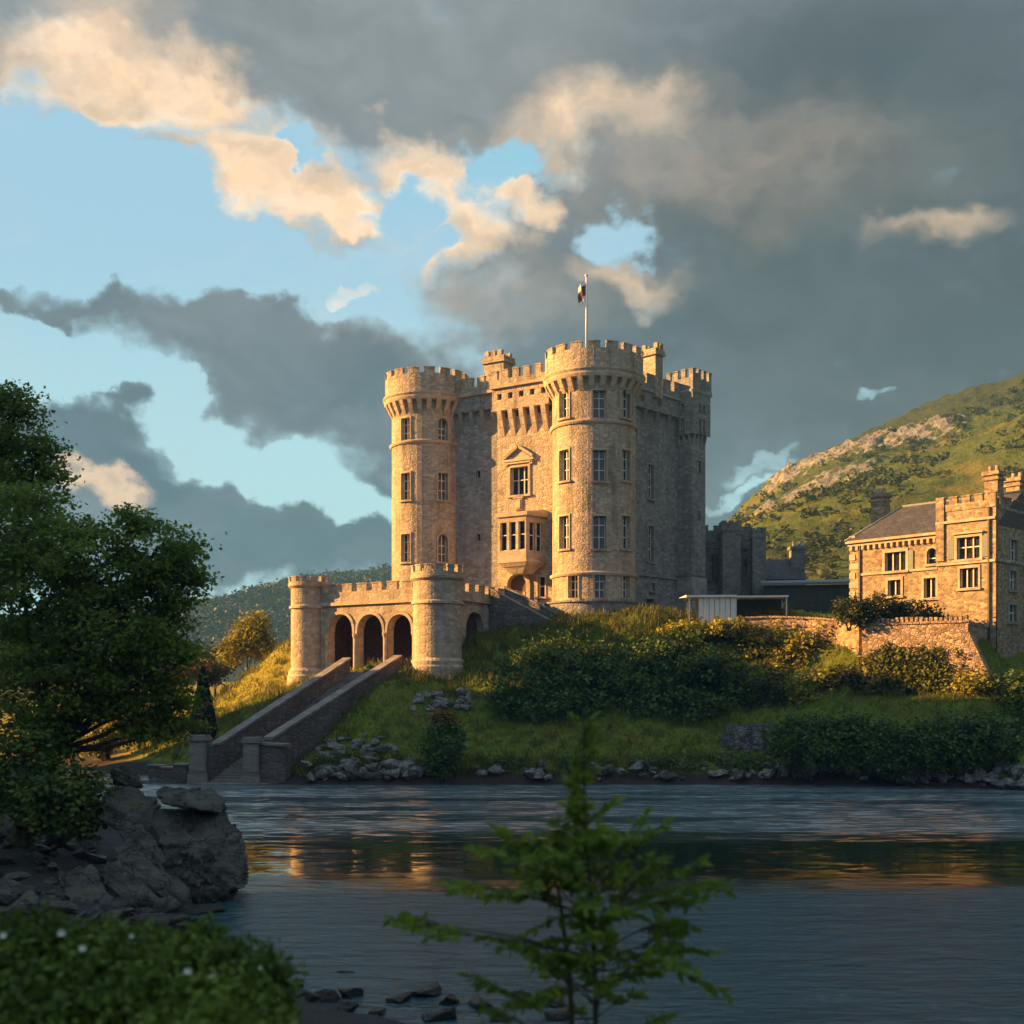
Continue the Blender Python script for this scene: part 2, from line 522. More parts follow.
def stone(name, c1, c2, mortar, blk=(0.62, 0.62, 0.33), bump=0.5, stain=(0.07, 0.062, 0.05), stain_amt=0.5, rough=0.92, moss=0.0, jt=0.5, var=0.4):
    m, nt, o = new_mat(name)
    t = ND(nt, 'ShaderNodeTexCoord').outputs['Object']
    wob = ND(nt, 'ShaderNodeTexNoise', {'Vector': t, 'Scale': 1.3, 'Detail': 2.0}).outputs['Color']
    wob = ND(nt, 'ShaderNodeVectorMath', {0: wob, 'Scale': 0.22}, operation='SCALE').outputs[0]
    tv = ND(nt, 'ShaderNodeVectorMath', {0: t, 1: wob}, operation='ADD').outputs[0]
    mp = ND(nt, 'ShaderNodeMapping', {0: tv, 3: (1 / blk[0], 1 / blk[1], 1 / blk[2])}).outputs[0]
    v = ND(nt, 'ShaderNodeTexVoronoi', {'Vector': mp, 'Scale': 1.0, 'Randomness': 0.85})
    e = ND(nt, 'ShaderNodeTexVoronoi', {'Vector': mp, 'Scale': 1.0, 'Randomness': 0.85}, feature='DISTANCE_TO_EDGE')
    rs = ND(nt, 'ShaderNodeSeparateColor', {0: v.outputs['Color']})
    col = MIX(nt, rs.outputs[0], c1, c2)
    val = MATH(nt, 'ADD', 0.98 - var / 2, MATH(nt, 'MULTIPLY', rs.outputs[1], var))
    col = MIX(nt, 1.0, col, ND(nt, 'ShaderNodeCombineColor', {0: val, 1: val, 2: val}).outputs[0], 'MULTIPLY')
    joint = MR(nt, e.outputs['Distance'], 0.015, 0.075, 1.0, 0.0)
    col = MIX(nt, MATH(nt, 'MULTIPLY', joint, jt), col, mortar)
    n1 = ND(nt, 'ShaderNodeTexNoise', {'Vector': ND(nt, 'ShaderNodeMapping', {0: t, 3: (0.9, 0.9, 0.09)}).outputs[0], 'Scale': 1.0, 'Detail': 6.0, 'Roughness': 0.65}).outputs['Fac']
    n2 = ND(nt, 'ShaderNodeTexNoise', {'Vector': t, 'Scale': 0.35, 'Detail': 5.0, 'Roughness': 0.6}).outputs['Fac']
    st = MATH(nt, 'MULTIPLY', MR(nt, MATH(nt, 'ADD', MATH(nt, 'MULTIPLY', n1, .6), MATH(nt, 'MULTIPLY', n2, .4)), 0.46, 0.68), stain_amt)
    col = MIX(nt, st, col, (*stain, 1.0))
    if moss:
        n3 = ND(nt, 'ShaderNodeTexNoise', {'Vector': t, 'Scale': 0.8, 'Detail': 6.0, 'Roughness': 0.7}).outputs['Fac']
        col = MIX(nt, MR(nt, n3, 0.52, 0.66, 0.0, moss), col, (0.06, 0.075, 0.02, 1))
    n4 = ND(nt, 'ShaderNodeTexNoise', {'Vector': t, 'Scale': 5.0, 'Detail': 5.0, 'Roughness': 0.7}).outputs['Fac']
    hgt = MATH(nt, 'ADD', MATH(nt, 'MULTIPLY', MR(nt, e.outputs['Distance'], 0.0, 0.16), 0.6), MATH(nt, 'MULTIPLY', n4, 0.5))
    hgt = MATH(nt, 'ADD', hgt, MATH(nt, 'MULTIPLY', rs.outputs[2], 0.35))
    b = ND(nt, 'ShaderNodeBump', {'Strength': bump, 'Distance': 0.14, 'Height': hgt}).outputs[0]
    p = ND(nt, 'ShaderNodeBsdfPrincipled', {'Base Color': col, 'Roughness': rough, 'Normal': b})
    p.inputs['Specular IOR Level'].default_value = 0.2
    nt.links.new(p.outputs[0], o.inputs[0])
    return m


def plain(name, col, rough=0.7, noise=0.25, scale=3.0, metallic=0.0, spec=0.4):
    m, nt, o = new_mat(name)
    t = ND(nt, 'ShaderNodeTexCoord').outputs['Object']
    n = ND(nt, 'ShaderNodeTexNoise', {'Vector': t, 'Scale': scale, 'Detail': 5.0, 'Roughness': 0.65}).outputs['Fac']
    k = MR(nt, n, 0.3, 0.7, 1.0 - noise, 1.0 + noise)
    c = MIX(nt, 1.0, (*col, 1.0), ND(nt, 'ShaderNodeCombineColor', {0: k, 1: k, 2: k}).outputs[0], 'MULTIPLY')
    b = ND(nt, 'ShaderNodeBump', {'Strength': 0.25, 'Distance': 0.05, 'Height': n}).outputs[0]
    p = ND(nt, 'ShaderNodeBsdfPrincipled', {'Base Color': c, 'Roughness': rough, 'Normal': b, 'Metallic': metallic})
    p.inputs['Specular IOR Level'].default_value = spec
    nt.links.new(p.outputs[0], o.inputs[0])
    return m


def leaf_mat(name, dark, mid, light, trans=0.25, rough=0.6):
    m, nt, o = new_mat(name)
    g = ND(nt, 'ShaderNodeNewGeometry')
    t = ND(nt, 'ShaderNodeTexCoord').outputs['Object']
    n = ND(nt, 'ShaderNodeTexNoise', {'Vector': t, 'Scale': 0.8, 'Detail': 3.0}).outputs['Fac']
    k = MATH(nt, 'ADD', MATH(nt, 'MULTIPLY', g.outputs['Random Per Island'], 0.42), MR(nt, n, 0.36, 0.64, 0.0, 0.58))
    r = ND(nt, 'ShaderNodeValToRGB', {0: k})
    r.color_ramp.elements[0].color = (*dark, 1); r.color_ramp.elements[0].position = 0.05
    r.color_ramp.elements[1].color = (*light, 1); r.color_ramp.elements[1].position = 0.95
    e = r.color_ramp.elements.new(0.5); e.color = (*mid, 1)
    p = ND(nt, 'ShaderNodeBsdfPrincipled', {'Base Color': r.outputs[0], 'Roughness': rough})
    p.inputs['Specular IOR Level'].default_value = 0.25
    tr = ND(nt, 'ShaderNodeBsdfTranslucent', {0: MIX(nt, 0.5, r.outputs[0], (*light, 1))})
    mx = ND(nt, 'ShaderNodeMixShader', {0: trans, 1: p.outputs[0], 2: tr.outputs[0]})
    nt.links.new(mx.outputs[0], o.inputs[0])
    return m


def glass_mat(name, col):
    m, nt, o = new_mat(name)
    t = ND(nt, 'ShaderNodeTexCoord').outputs['Object']
    n = ND(nt, 'ShaderNodeTexNoise', {'Vector': t, 'Scale': 1.2, 'Detail': 2.0}).outputs['Fac']
    c = MIX(nt, MR(nt, n, 0.4, 0.65), (*col, 1), (col[0] * 2.2, col[1] * 2.2, col[2] * 2.2, 1))
    b = ND(nt, 'ShaderNodeBump', {'Strength': 0.06, 'Distance': 0.05, 'Height': n}).outputs[0]
    p = ND(nt, 'ShaderNodeBsdfPrincipled', {'Base Color': c, 'Roughness': 0.12, 'Normal': b})
    nt.links.new(p.outputs[0], o.inputs[0])
    return m


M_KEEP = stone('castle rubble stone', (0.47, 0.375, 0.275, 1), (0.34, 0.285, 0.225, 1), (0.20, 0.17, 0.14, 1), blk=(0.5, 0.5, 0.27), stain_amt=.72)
M_KEEPG = stone('shade-toned keep stone', (0.29, 0.28, 0.265, 1), (0.20, 0.195, 0.19, 1), (0.12, 0.115, 0.11, 1))  # keep stone copy, darkened and greyed for the shaded walls, recess and turret
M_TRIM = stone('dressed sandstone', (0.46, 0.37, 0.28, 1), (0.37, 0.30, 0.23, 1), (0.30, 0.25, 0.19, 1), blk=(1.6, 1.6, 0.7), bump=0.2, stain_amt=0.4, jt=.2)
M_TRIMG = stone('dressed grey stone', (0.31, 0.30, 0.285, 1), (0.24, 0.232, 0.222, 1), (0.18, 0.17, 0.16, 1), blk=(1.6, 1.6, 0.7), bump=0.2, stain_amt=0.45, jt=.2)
M_GATE = stone('gatehouse ashlar', (0.46, 0.37, 0.28, 1), (0.36, 0.30, 0.235, 1), (0.24, 0.20, 0.16, 1), blk=(0.75, 0.75, 0.38), bump=0.35, jt=.4)
M_STAIR = stone('dark stair masonry', (0.17, 0.145, 0.13, 1), (0.12, 0.105, 0.10, 1), (0.07, 0.06, 0.055, 1), blk=(0.9, 0.9, 0.45), moss=0.3)
M_COPE = stone('worn coping stone', (0.24, 0.22, 0.20, 1), (0.20, 0.18, 0.165, 1), (0.12, 0.11, 0.10, 1), blk=(1.0, 1.0, 0.5), bump=0.25, jt=.2, moss=.25)
M_HOUSE = stone('golden house rubble', (0.35, 0.262, 0.18, 1), (0.21, 0.16, 0.115, 1), (0.30, 0.235, 0.16, 1), blk=(0.42, 0.42, 0.24), stain_amt=0.5, var=.75, bump=.4)
M_TERR = stone('terrace wall rubble', (0.44, 0.31, 0.22, 1), (0.30, 0.21, 0.15, 1), (0.18, 0.13, 0.10, 1), blk=(0.45, 0.45, 0.27), bump=0.7, moss=0.4, var=0.9)
M_RUIN = stone('old rubble masonry', (0.24, 0.23, 0.22, 1), (0.15, 0.145, 0.14, 1), (0.06, 0.06, 0.055, 1), blk=(0.42, 0.42, 0.3), bump=1.0, moss=0.5, var=1.0)
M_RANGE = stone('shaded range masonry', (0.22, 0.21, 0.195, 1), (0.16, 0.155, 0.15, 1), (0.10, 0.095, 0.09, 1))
M_SLATE = stone('roof slate', (0.075, 0.07, 0.075, 1), (0.05, 0.048, 0.052, 1), (0.025, 0.025, 0.028, 1), blk=(0.5, 0.5, 0.28), bump=0.3, rough=0.6)
M_LEAD = plain('lead roofing', (0.13, 0.14, 0.15), 0.5, 0.2)
M_BAR = plain('painted window bars', (0.62, 0.58, 0.50), 0.6, 0.1)
M_DARKBAR = plain('dark oak bars', (0.06, 0.05, 0.04), 0.6, 0.2)
M_GLASS = glass_mat('old window glass', (0.012, 0.014, 0.018))
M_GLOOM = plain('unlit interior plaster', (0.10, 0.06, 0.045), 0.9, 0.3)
M_DOOR = plain('oak door', (0.07, 0.04, 0.025), 0.7, 0.3, 6.0)
M_WHITE = plain('white canvas', (0.62, 0.61, 0.58), 0.8, 0.06)
M_POST = plain('pale painted metal', (0.55, 0.56, 0.56), 0.5, 0.1)
M_SHED = plain('dark green boarding', (0.03, 0.045, 0.035), 0.8, 0.3)
M_FLAGB = plain('dark red flag cloth', (0.10, 0.03, 0.035), 0.8, 0.2)
M_FLAGW = plain('white flag cloth', (0.7, 0.68, 0.66), 0.8, 0.1)
M_BARK = plain('rough bark', (0.06, 0.045, 0.032), 0.95, 0.5, 4.0)
M_STEM = plain('young bark', (0.055, 0.05, 0.03), 0.9, 0.3, 8.0)
M_PETAL = plain('white petals', (0.75, 0.74, 0.68), 0.7, 0.1)
M_OAK = leaf_mat('oak leaves', (0.058, 0.100, 0.018), (0.118, 0.190, 0.030), (0.21, 0.28, 0.045), trans=.45)
M_BUSH = leaf_mat('dark laurel leaves', (0.038, 0.070, 0.015), (0.072, 0.122, 0.022), (0.125, 0.18, 0.034))
M_GOLD = leaf_mat('sunlit golden leaves', (0.10, 0.10, 0.012), (0.21, 0.20, 0.020), (0.34, 0.30, 0.035))  # leaf colour brightened and yellowed to look sunlit
M_ORANGE = leaf_mat('russet leaves', (0.09, 0.05, 0.012), (0.15, 0.085, 0.02), (0.20, 0.13, 0.03))
M_YEW = leaf_mat('clipped yew', (0.010, 0.022, 0.010), (0.018, 0.035, 0.014), (0.028, 0.05, 0.018))
M_SHRUB = leaf_mat('foreground shrub leaves', (0.036, 0.066, 0.010), (0.082, 0.135, 0.016), (0.16, 0.22, 0.028))
M_SAP = leaf_mat('sapling leaves', (0.062, 0.11, 0.013), (0.125, 0.205, 0.019), (0.21, 0.29, 0.032), trans=0.45)
M_WOOD = leaf_mat('distant wood', (0.010, 0.024, 0.019), (0.016, 0.032, 0.024), (0.023, 0.040, 0.028), trans=.08)
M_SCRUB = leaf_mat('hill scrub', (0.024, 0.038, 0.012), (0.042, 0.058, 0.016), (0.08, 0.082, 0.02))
M_GRASSB = leaf_mat('grass blades', (0.075, 0.110, 0.013), (0.13, 0.17, 0.020), (0.21, 0.215, 0.03), trans=0.35)


def rock_mat(name, c1, c2, wet=False):
    m, nt, o = new_mat(name)
    t = ND(nt, 'ShaderNodeTexCoord').outputs['Object']
    n = ND(nt, 'ShaderNodeTexNoise', {'Vector': t, 'Scale': 0.9, 'Detail': 9.0, 'Roughness': 0.68}).outputs['Fac']
    n2 = ND(nt, 'ShaderNodeTexNoise', {'Vector': ND(nt, 'ShaderNodeMapping', {0: t, 2: (0.5, 0.3, 0), 3: (0.8, 0.8, 4.0)}).outputs[0], 'Scale': 1.0, 'Detail': 7.0, 'Roughness': 0.6}).outputs['Fac']
    v = ND(nt, 'ShaderNodeTexVoronoi', {'Vector': ND(nt, 'ShaderNodeVectorMath', {0: t, 1: ND(nt, 'ShaderNodeVectorMath', {0: ND(nt, 'ShaderNodeTexNoise', {'Vector': t, 'Scale': 1.5, 'Detail': 4.0}).outputs['Color'], 'Scale': 1.6}, operation='SCALE').outputs[0]}, operation='ADD').outputs[0], 'Scale': 0.55}, feature='DISTANCE_TO_EDGE').outputs['Distance']
    col = MIX(nt, MR(nt, n, 0.35, 0.65), c1, c2)
    col = MIX(nt, MR(nt, n2, 0.55, 0.7, 0.0, 0.5), col, (c2[0] * 1.5, c2[1] * 1.5, c2[2] * 1.4, 1))
    col = MIX(nt, MR(nt, v, 0.0, 0.016, 0.85, 0.0), col, (0.012, 0.012, 0.012, 1))
    gw = ND(nt, 'ShaderNodeNewGeometry')
    wz = ND(nt, 'ShaderNodeSeparateXYZ', {0: gw.outputs['Position']}).outputs[2]
    up = ND(nt, 'ShaderNodeSeparateXYZ', {0: gw.outputs['Normal']}).outputs[2]
    moss = MATH(nt, 'MULTIPLY', MR(nt, up, 0.35, 0.8), MR(nt, n, 0.48, 0.6, 0.0, 0.55))
    col = MIX(nt, moss, col, (0.05, 0.06, 0.018, 1))
    lich = ND(nt, 'ShaderNodeTexNoise', {'Vector': t, 'Scale': 3.5, 'Detail': 5.0, 'Roughness': 0.7}).outputs['Fac']
    col = MIX(nt, MR(nt, lich, 0.62, 0.7, 0.0, 0.5), col, (0.24, 0.24, 0.20, 1))
    weed = MR(nt, MATH(nt, 'ADD', wz, MATH(nt, 'MULTIPLY', MATH(nt, 'SUBTRACT', n, 0.5), 0.8)), 0.55, 0.25)
    col = MIX(nt, MATH(nt, 'MULTIPLY', weed, 0.85), col, (0.014, 0.013, 0.009, 1))
    h = MATH(nt, 'ADD', MATH(nt, 'ADD', n, n2), MR(nt, v, 0.0, 0.04, 0.0, 0.35))
    b = ND(nt, 'ShaderNodeBump', {'Strength': 0.8, 'Distance': 0.25, 'Height': h}).outputs[0]
    p = ND(nt, 'ShaderNodeBsdfPrincipled', {'Base Color': col, 'Roughness': 0.35 if wet else 0.8, 'Normal': b})
    p.inputs['Specular IOR Level'].default_value = 0.35
    nt.links.new(p.outputs[0], o.inputs[0])
    return m


M_ROCK = rock_mat('grey river rock', (0.045, 0.044, 0.038, 1), (0.13, 0.125, 0.11, 1))
M_PALE = rock_mat('pale shore stone', (0.13, 0.13, 0.125, 1), (0.28, 0.275, 0.26, 1))
M_WET = rock_mat('wet dark rock', (0.02, 0.02, 0.022, 1), (0.05, 0.05, 0.055, 1), True)

# ================================================================ terrain
CTRL = []
def cp(px, py, Y): CTRL.append(tuple(P(px, py, Y)))
for px in (250, 330, 420, 520, 620, 700, 780, 860): CTRL.append((P(px, 0, 104.8)[0], 104.8, 0.0))
CTRL += [(38, 101, 0), (46, 97, 0), (56, 95, 0), (75, 93, 0), (110, 92, 0), (170, 92, 0)]
for x in (-28, -18, -8, 2, 12, 22, 32): CTRL.append((x, 98.5, -1.3))
CTRL += [(44, 91, -1.3), (60, 89, -1.3), (90, 86, -1.5), (140, 86, -1.5)]
for px in (320, 420, 520, 620, 700, 800): cp(px, 766, 107.3)
cp(900, 768, 105); cp(1000, 774, 101)
for px in (330, 420, 520, 620, 700): cp(px, 736, 113)
for px in (450, 560, 700): cp(px, 721, 118)
cp(350, 705, 118); cp(400, 690, 121); cp(437, 673, 126.5); cp(308, 681, 135); cp(480, 655, 129); cp(520, 638, 131.5)
cp(560, 622, 133); cp(600, 616, 134.2); cp(700, 616, 135.5); cp(760, 618, 128); cp(640, 619, 131); cp(820, 620, 128)
cp(640, 655, 127); cp(560, 665, 126); cp(640, 700, 121); cp(740, 700, 120.5); cp(800, 702, 119); cp(760, 660, 124.5)
cp(860, 703, 115.5); cp(960, 694, 110.5); cp(1000, 702, 110); cp(900, 728, 110); cp(1000, 740, 106)
cp(870, 628, 121.5); cp(960, 624, 116.5); cp(900, 634, 126); cp(1010, 664, 117); cp(1100, 668, 118); cp(1100, 720, 108)
CTRL += [(-5, 146, 17.5), (10, 150, 17), (30, 150, 16.5), (50, 150, 16), (0, 175, 17), (40, 175, 17), (60, 140, 15), (45, 133, 15.6), (-16, 142, 14.5), (-16, 160, 15.5),
         (80, 120, 8), (80, 150, 14), (120, 110, 6), (120, 150, 14)]
cp(288, 642, 150); cp(230, 690, 150); cp(170, 742, 150); cp(120, 757, 150); cp(258, 702, 130); cp(218, 738, 113.5); cp(180, 768, 116); cp(235, 715, 122)
cp(200, 728, 135)
CTRL += [(-33, 115, -0.3), (-37, 119, 0.0), (-43, 125, 0.0), (-49, 128, 0.0), (-36, 110, -1.2), (-42, 116, -1.2), (-22, 108.2, 0.6), (-27, 106, 0.15), (-30.5, 107, -.6),
         (-27, 178, 11), (-40, 175, 5), (-60, 170, 4.5), (-90, 160, 5), (-45, 205, 8), (-75, 195, 8), (-60, 150, 3), (-60, 140, 1.5)]
CTRL += [(-48, 112, 1.5), (-62, 110, 3.5), (-37, 90, 1.2), (-50, 80, 4), (-30, 70, 1.6), (-40, 60, 4), (-60, 50, 7), (-26, 52, 2.8), (-21, 43, 1.4), (-30, 40, 3),
         (-15, 37, .8), (-14, 30, 1.4), (-25, 25, 4.5), (-12.2, 43, 0), (-15.5, 50, 0), (-22.5, 70, 0), (-34, 100, 0), (-9, 38, 0), (-7.0, 33.5, 0), (-5.2, 30.5, 0), (-2.5, 27.5, 0), (1, 25.5, 0), (-2, 30, -.8),
         (8, 23, 0), (20, 21, 0), (40, 18, 0), (100, 15, 0)]
CTRL += [(-8, 45, -1.2), (-11, 55, -1.2), (-16, 72, -1.2), (-24, 92, -1.2), (0, 40, -1.2), (10, 36, -1.3), (0, 62, -1.6), (25, 60, -1.6), (0, 85, -1.6), (40, 82, -1.6),
         (40, 40, -1.6), (70, 60, -1.6), (100, 60, -1.6), (120, 40, -1.6), (170, 60, -1.6)]
CTRL += [(0, 0, 5.7), (-10, 0, 6.2), (10, 0, 5.3), (-6, 12, 3.0), (0, 12, 2.4), (8, 12, 2.0), (-3, 20, 1.0), (-10, 22, 1.9), (3, 20, .9), (25, 4, 4.5), (60, 0, 4), (0, -25, 7.5), (-30, 0, 8), (40, -25, 6), (-50, -20, 9), (150, -20, 6)]
CTRL += [(-150, 60, 10), (-150, 120, 8), (-150, 200, 10), (-60, 230, 9), (0, 240, 14), (60, 230, 18), (150, 220, 18), (230, 130, 12), (230, 220, 16)]
CT = np.array(CTRL)
_d = np.linalg.norm(CT[:, None, :2] - CT[None, :, :2], axis=2)
_C2 = 2.2 ** 2
_A = np.sqrt(_d ** 2 + _C2)
_n = len(CT)
_K = np.zeros((_n + 1, _n + 1)); _K[:_n, :_n] = -_A + 1e-3 * np.eye(_n) * -1; _K[:_n, _n] = 1; _K[_n, :_n] = 1
_W = np.linalg.solve(_K, np.append(CT[:, 2], 0))


def sstep(a, b, x):
    t = np.clip((x - a) / (b - a), 0, 1)
    return t * t * (3 - 2 * t)


def waves(x, y, s, seed, octs=5, gain=0.5):
    """cheap smooth noise: sums of crossed sines with random phases"""
    r = np.random.default_rng(seed)
    z = np.zeros_like(x, dtype=float)
    amp, fr = 1.0, 2 * math.pi / s
    for o in range(octs):
        for k in range(3):
            a = r.uniform(0, 2 * math.pi); p = r.uniform(0, 6.28, 2)
            z += amp / 3 * np.sin((x * math.cos(a) + y * math.sin(a)) * fr + p[0] + 1.3 * np.sin((x * math.sin(a) - y * math.cos(a)) * fr * .7 + p[1]))
        amp *= gain; fr *= 2.03
    return z


TW0 = P(862, 0, 118)[:2]; _t1 = P(968, 0, 112.5)[:2]; TWL = np.linalg.norm(_t1 - TW0); TWU = (_t1 - TW0) / TWL; TWN = np.array([TWU[1], -TWU[0]])
ST0 = np.array([-24.4, 105.6]); _s1 = np.array([-15.2, 130.0]); STL = np.linalg.norm(_s1 - ST0); STU = (_s1 - ST0) / STL


def Hgt(x, y):
    x = np.atleast_1d(np.asarray(x, float)); y = np.atleast_1d(np.asarray(y, float))
    z = np.empty(x.shape)
    fx, fy = x.ravel(), y.ravel()
    zr = z.ravel()
    for i in range(0, len(fx), 20000):
        a = np.sqrt((fx[i:i + 20000, None] - CT[None, :, 0]) ** 2 + (fy[i:i + 20000, None] - CT[None, :, 1]) ** 2 + _C2)
        zr[i:i + 20000] = -(a @ _W[:-1]) + _W[-1]
    z = zr.reshape(x.shape)
    land = sstep(0.3, 2.5, z)
    z = z + land * (0.30 * waves(x, y, 9.0, 3) + 0.10 * waves(x, y, 2.2, 5, 3)) + 0.10 * waves(x, y, 3.5, 9, 3) * (1 - land)
    # nothing grows through the gatehouse floor
    gu = (x + 23.23) * .8607 + (y - 137.0) * -.5091
    gd = (x + 23.23) * .5091 + (y - 137.0) * .8607
    z = np.where((gu > 0.3) & (gu < 17.4) & (gd > -1.2) & (gd < 8), np.minimum(z, 10.15), z)
    # cut in front of the terrace wall, and under the long stair
    u = (x - TW0[0]) * TWU[0] + (y - TW0[1]) * TWU[1]
    s = (x - TW0[0]) * TWN[0] + (y - TW0[1]) * TWN[1]
    cap = 7.9 - 0.22 * s + 40 * (1 - sstep(-3, -0.5, u)) + 40 * sstep(TWL + 4, TWL + 8, u)
    z = np.where((s > -0.8) & (s < 16) & (u > -3) & (u < TWL + 8), np.minimum(z, cap), z)
    t = ((x - ST0[0]) * STU[0] + (y - ST0[1]) * STU[1]) / STL
    w = np.abs(-(x - ST0[0]) * STU[1] + (y - ST0[1]) * STU[0])
    cap = -0.1 + 10.3 * np.clip(t, 0, 1) - 0.5 + 30 * sstep(3.2, 9.0, w)
    z = np.where((t > -0.02) & (t < 1.0) & (w < 9), np.minimum(z, cap), z)
    far = np.maximum(np.maximum(-150 - x, x - 230), np.maximum(-25 - y, y - 240))
    z = z + (12.0 + 3 * waves(x, y, 200, 4) - z) * sstep(-25, 60, far)
    # unseen ridge added to block the evening sun from river and bank
    crest = 47.0 + 4.0 * (1 - sstep(120, 126, y)) - 12.0 * (1 - sstep(55, 80, y)) + 16 * (1 - sstep(-60, 5, y))
    return z + np.exp(-((x + 92) / 14.0) ** 2) * crest * (1 - sstep(129.5, 134, y)) * (1 + 0.05 * waves(x, y, 24, 15, 4, 0.6))


def ground(px, py, y0=8.0, y1=200.0, n=500):
    Ys = np.linspace(y0, y1, n)
    X = (px - 512) / F * Ys; Z = CAM + (HZ - py) / F * Ys
    h = Hgt(X, Ys)
    k = np.argmax(h >= Z)
    return np.array([X[k], Ys[k], h[k]])


def zg(x, y): return float(Hgt(x, y)[0])


xs = np.concatenate([np.linspace(-2500, -170, 16)[:-1], np.linspace(-170, -62, 55)[:-1], np.linspace(-62, 72, 190)[:-1], np.linspace(72, 250, 60)[:-1], np.linspace(250, 2500, 16)])
ys = np.concatenate([np.linspace(-600, -25, 24)[:-1], np.linspace(-25, 95, 120)[:-1], np.linspace(95, 160, 120)[:-1], np.linspace(160, 260, 40)[:-1], np.linspace(260, 3500, 18)])
GX, GY = np.meshgrid(xs, ys)
GZ = Hgt(GX, GY)
nx, ny = len(xs), len(ys)
idx = np.arange(nx * ny).reshape(ny, nx)
quads = np.stack([idx[:-1, :-1], idx[:-1, 1:], idx[1:, 1:], idx[1:, :-1]], -1).reshape(-1, 4)


def ground_mat():
    m, nt, o = new_mat('river bank turf and earth')
    g = ND(nt, 'ShaderNodeNewGeometry')
    pos = g.outputs['Position']
    s = ND(nt, 'ShaderNodeSeparateXYZ', {0: pos})
    nb = ND(nt, 'ShaderNodeTexNoise', {'Vector': pos, 'Scale': 0.18, 'Detail': 6.0, 'Roughness': 0.6}).outputs['Fac']
    nf = ND(nt, 'ShaderNodeTexNoise', {'Vector': pos, 'Scale': 2.2, 'Detail': 6.0, 'Roughness': 0.7}).outputs['Fac']
    col = MIX(nt, MR(nt, nf, 0.3, 0.7), (0.075, 0.112, 0.013, 1), (0.145, 0.19, 0.023, 1))
    col = MIX(nt, MR(nt, nb, 0.5, 0.68, 0.0, 0.75), col, (0.14, 0.12, 0.028, 1))
    # dry grass, sunlit gold painted into its colour, on the open slope left of the gatehouse
    sunlit_dryx = MR(nt, s.outputs[0], -17.0, -26.0)
    col = MIX(nt, MATH(nt, 'MULTIPLY', MATH(nt, 'MULTIPLY', sunlit_dryx, MR(nt, s.outputs[1], 122.0, 136.0)), 0.85), col, MIX(nt, nf, (0.17, 0.14, 0.02, 1), (0.34, 0.265, 0.035, 1)))
    # bare earth and shingle near the waterline
    zz = MATH(nt, 'ADD', s.outputs[2], MATH(nt, 'MULTIPLY', MATH(nt, 'SUBTRACT', nb, 0.5), 1.6))
    shing = MIX(nt, nf, (0.018, 0.014, 0.011, 1), (0.075, 0.060, 0.048, 1))
    col = MIX(nt, MR(nt, zz, 1.35, 0.75), col, shing)
    # exposed soil on the steep faces
    nz = ND(nt, 'ShaderNodeSeparateXYZ', {0: g.outputs['True Normal']}).outputs[2]
    col = MIX(nt, MR(nt, nz, 0.72, 0.5, 0.0, 0.6), col, (0.05, 0.045, 0.02, 1))
    # the near bank on the left is stony
    near = MATH(nt, 'MULTIPLY', MR(nt, s.outputs[1], 75.0, 58.0), MR(nt, s.outputs[0], 2.0, -4.0))
    col = MIX(nt, MATH(nt, 'MULTIPLY', near, 0.85), col, MIX(nt, nf, (0.025, 0.025, 0.026, 1), (0.10, 0.10, 0.105, 1)))
    # unseen outer ground darkened to cut warm light bouncing onto the castle
    bounce_dark = MATH(nt, 'MAXIMUM', MR(nt, s.outputs[1], -6.0, -20.0), MATH(nt, 'MAXIMUM', MR(nt, s.outputs[0], 95.0, 130.0), MR(nt, s.outputs[0], -68.0, -80.0)))
    col = MIX(nt, MATH(nt, 'MULTIPLY', bounce_dark, 0.9), col, MIX(nt, nf, (0.012, 0.018, 0.008, 1), (0.040, 0.042, 0.018, 1)))
    b = ND(nt, 'ShaderNodeBump', {'Strength': 0.9, 'Distance': 0.35, 'Height': MATH(nt, 'ADD', nf, MATH(nt, 'MULTIPLY', nb, 0.6))}).outputs[0]
    p = ND(nt, 'ShaderNodeBsdfPrincipled', {'Base Color': col, 'Roughness': 0.95, 'Normal': b})
    p.inputs['Specular IOR Level'].default_value = 0.1
    nt.links.new(p.outputs[0], o.inputs[0])
    return m


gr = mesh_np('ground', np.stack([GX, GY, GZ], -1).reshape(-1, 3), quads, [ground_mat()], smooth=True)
tag(gr, kind='structure')

# ---------------------------------------------------------------- water


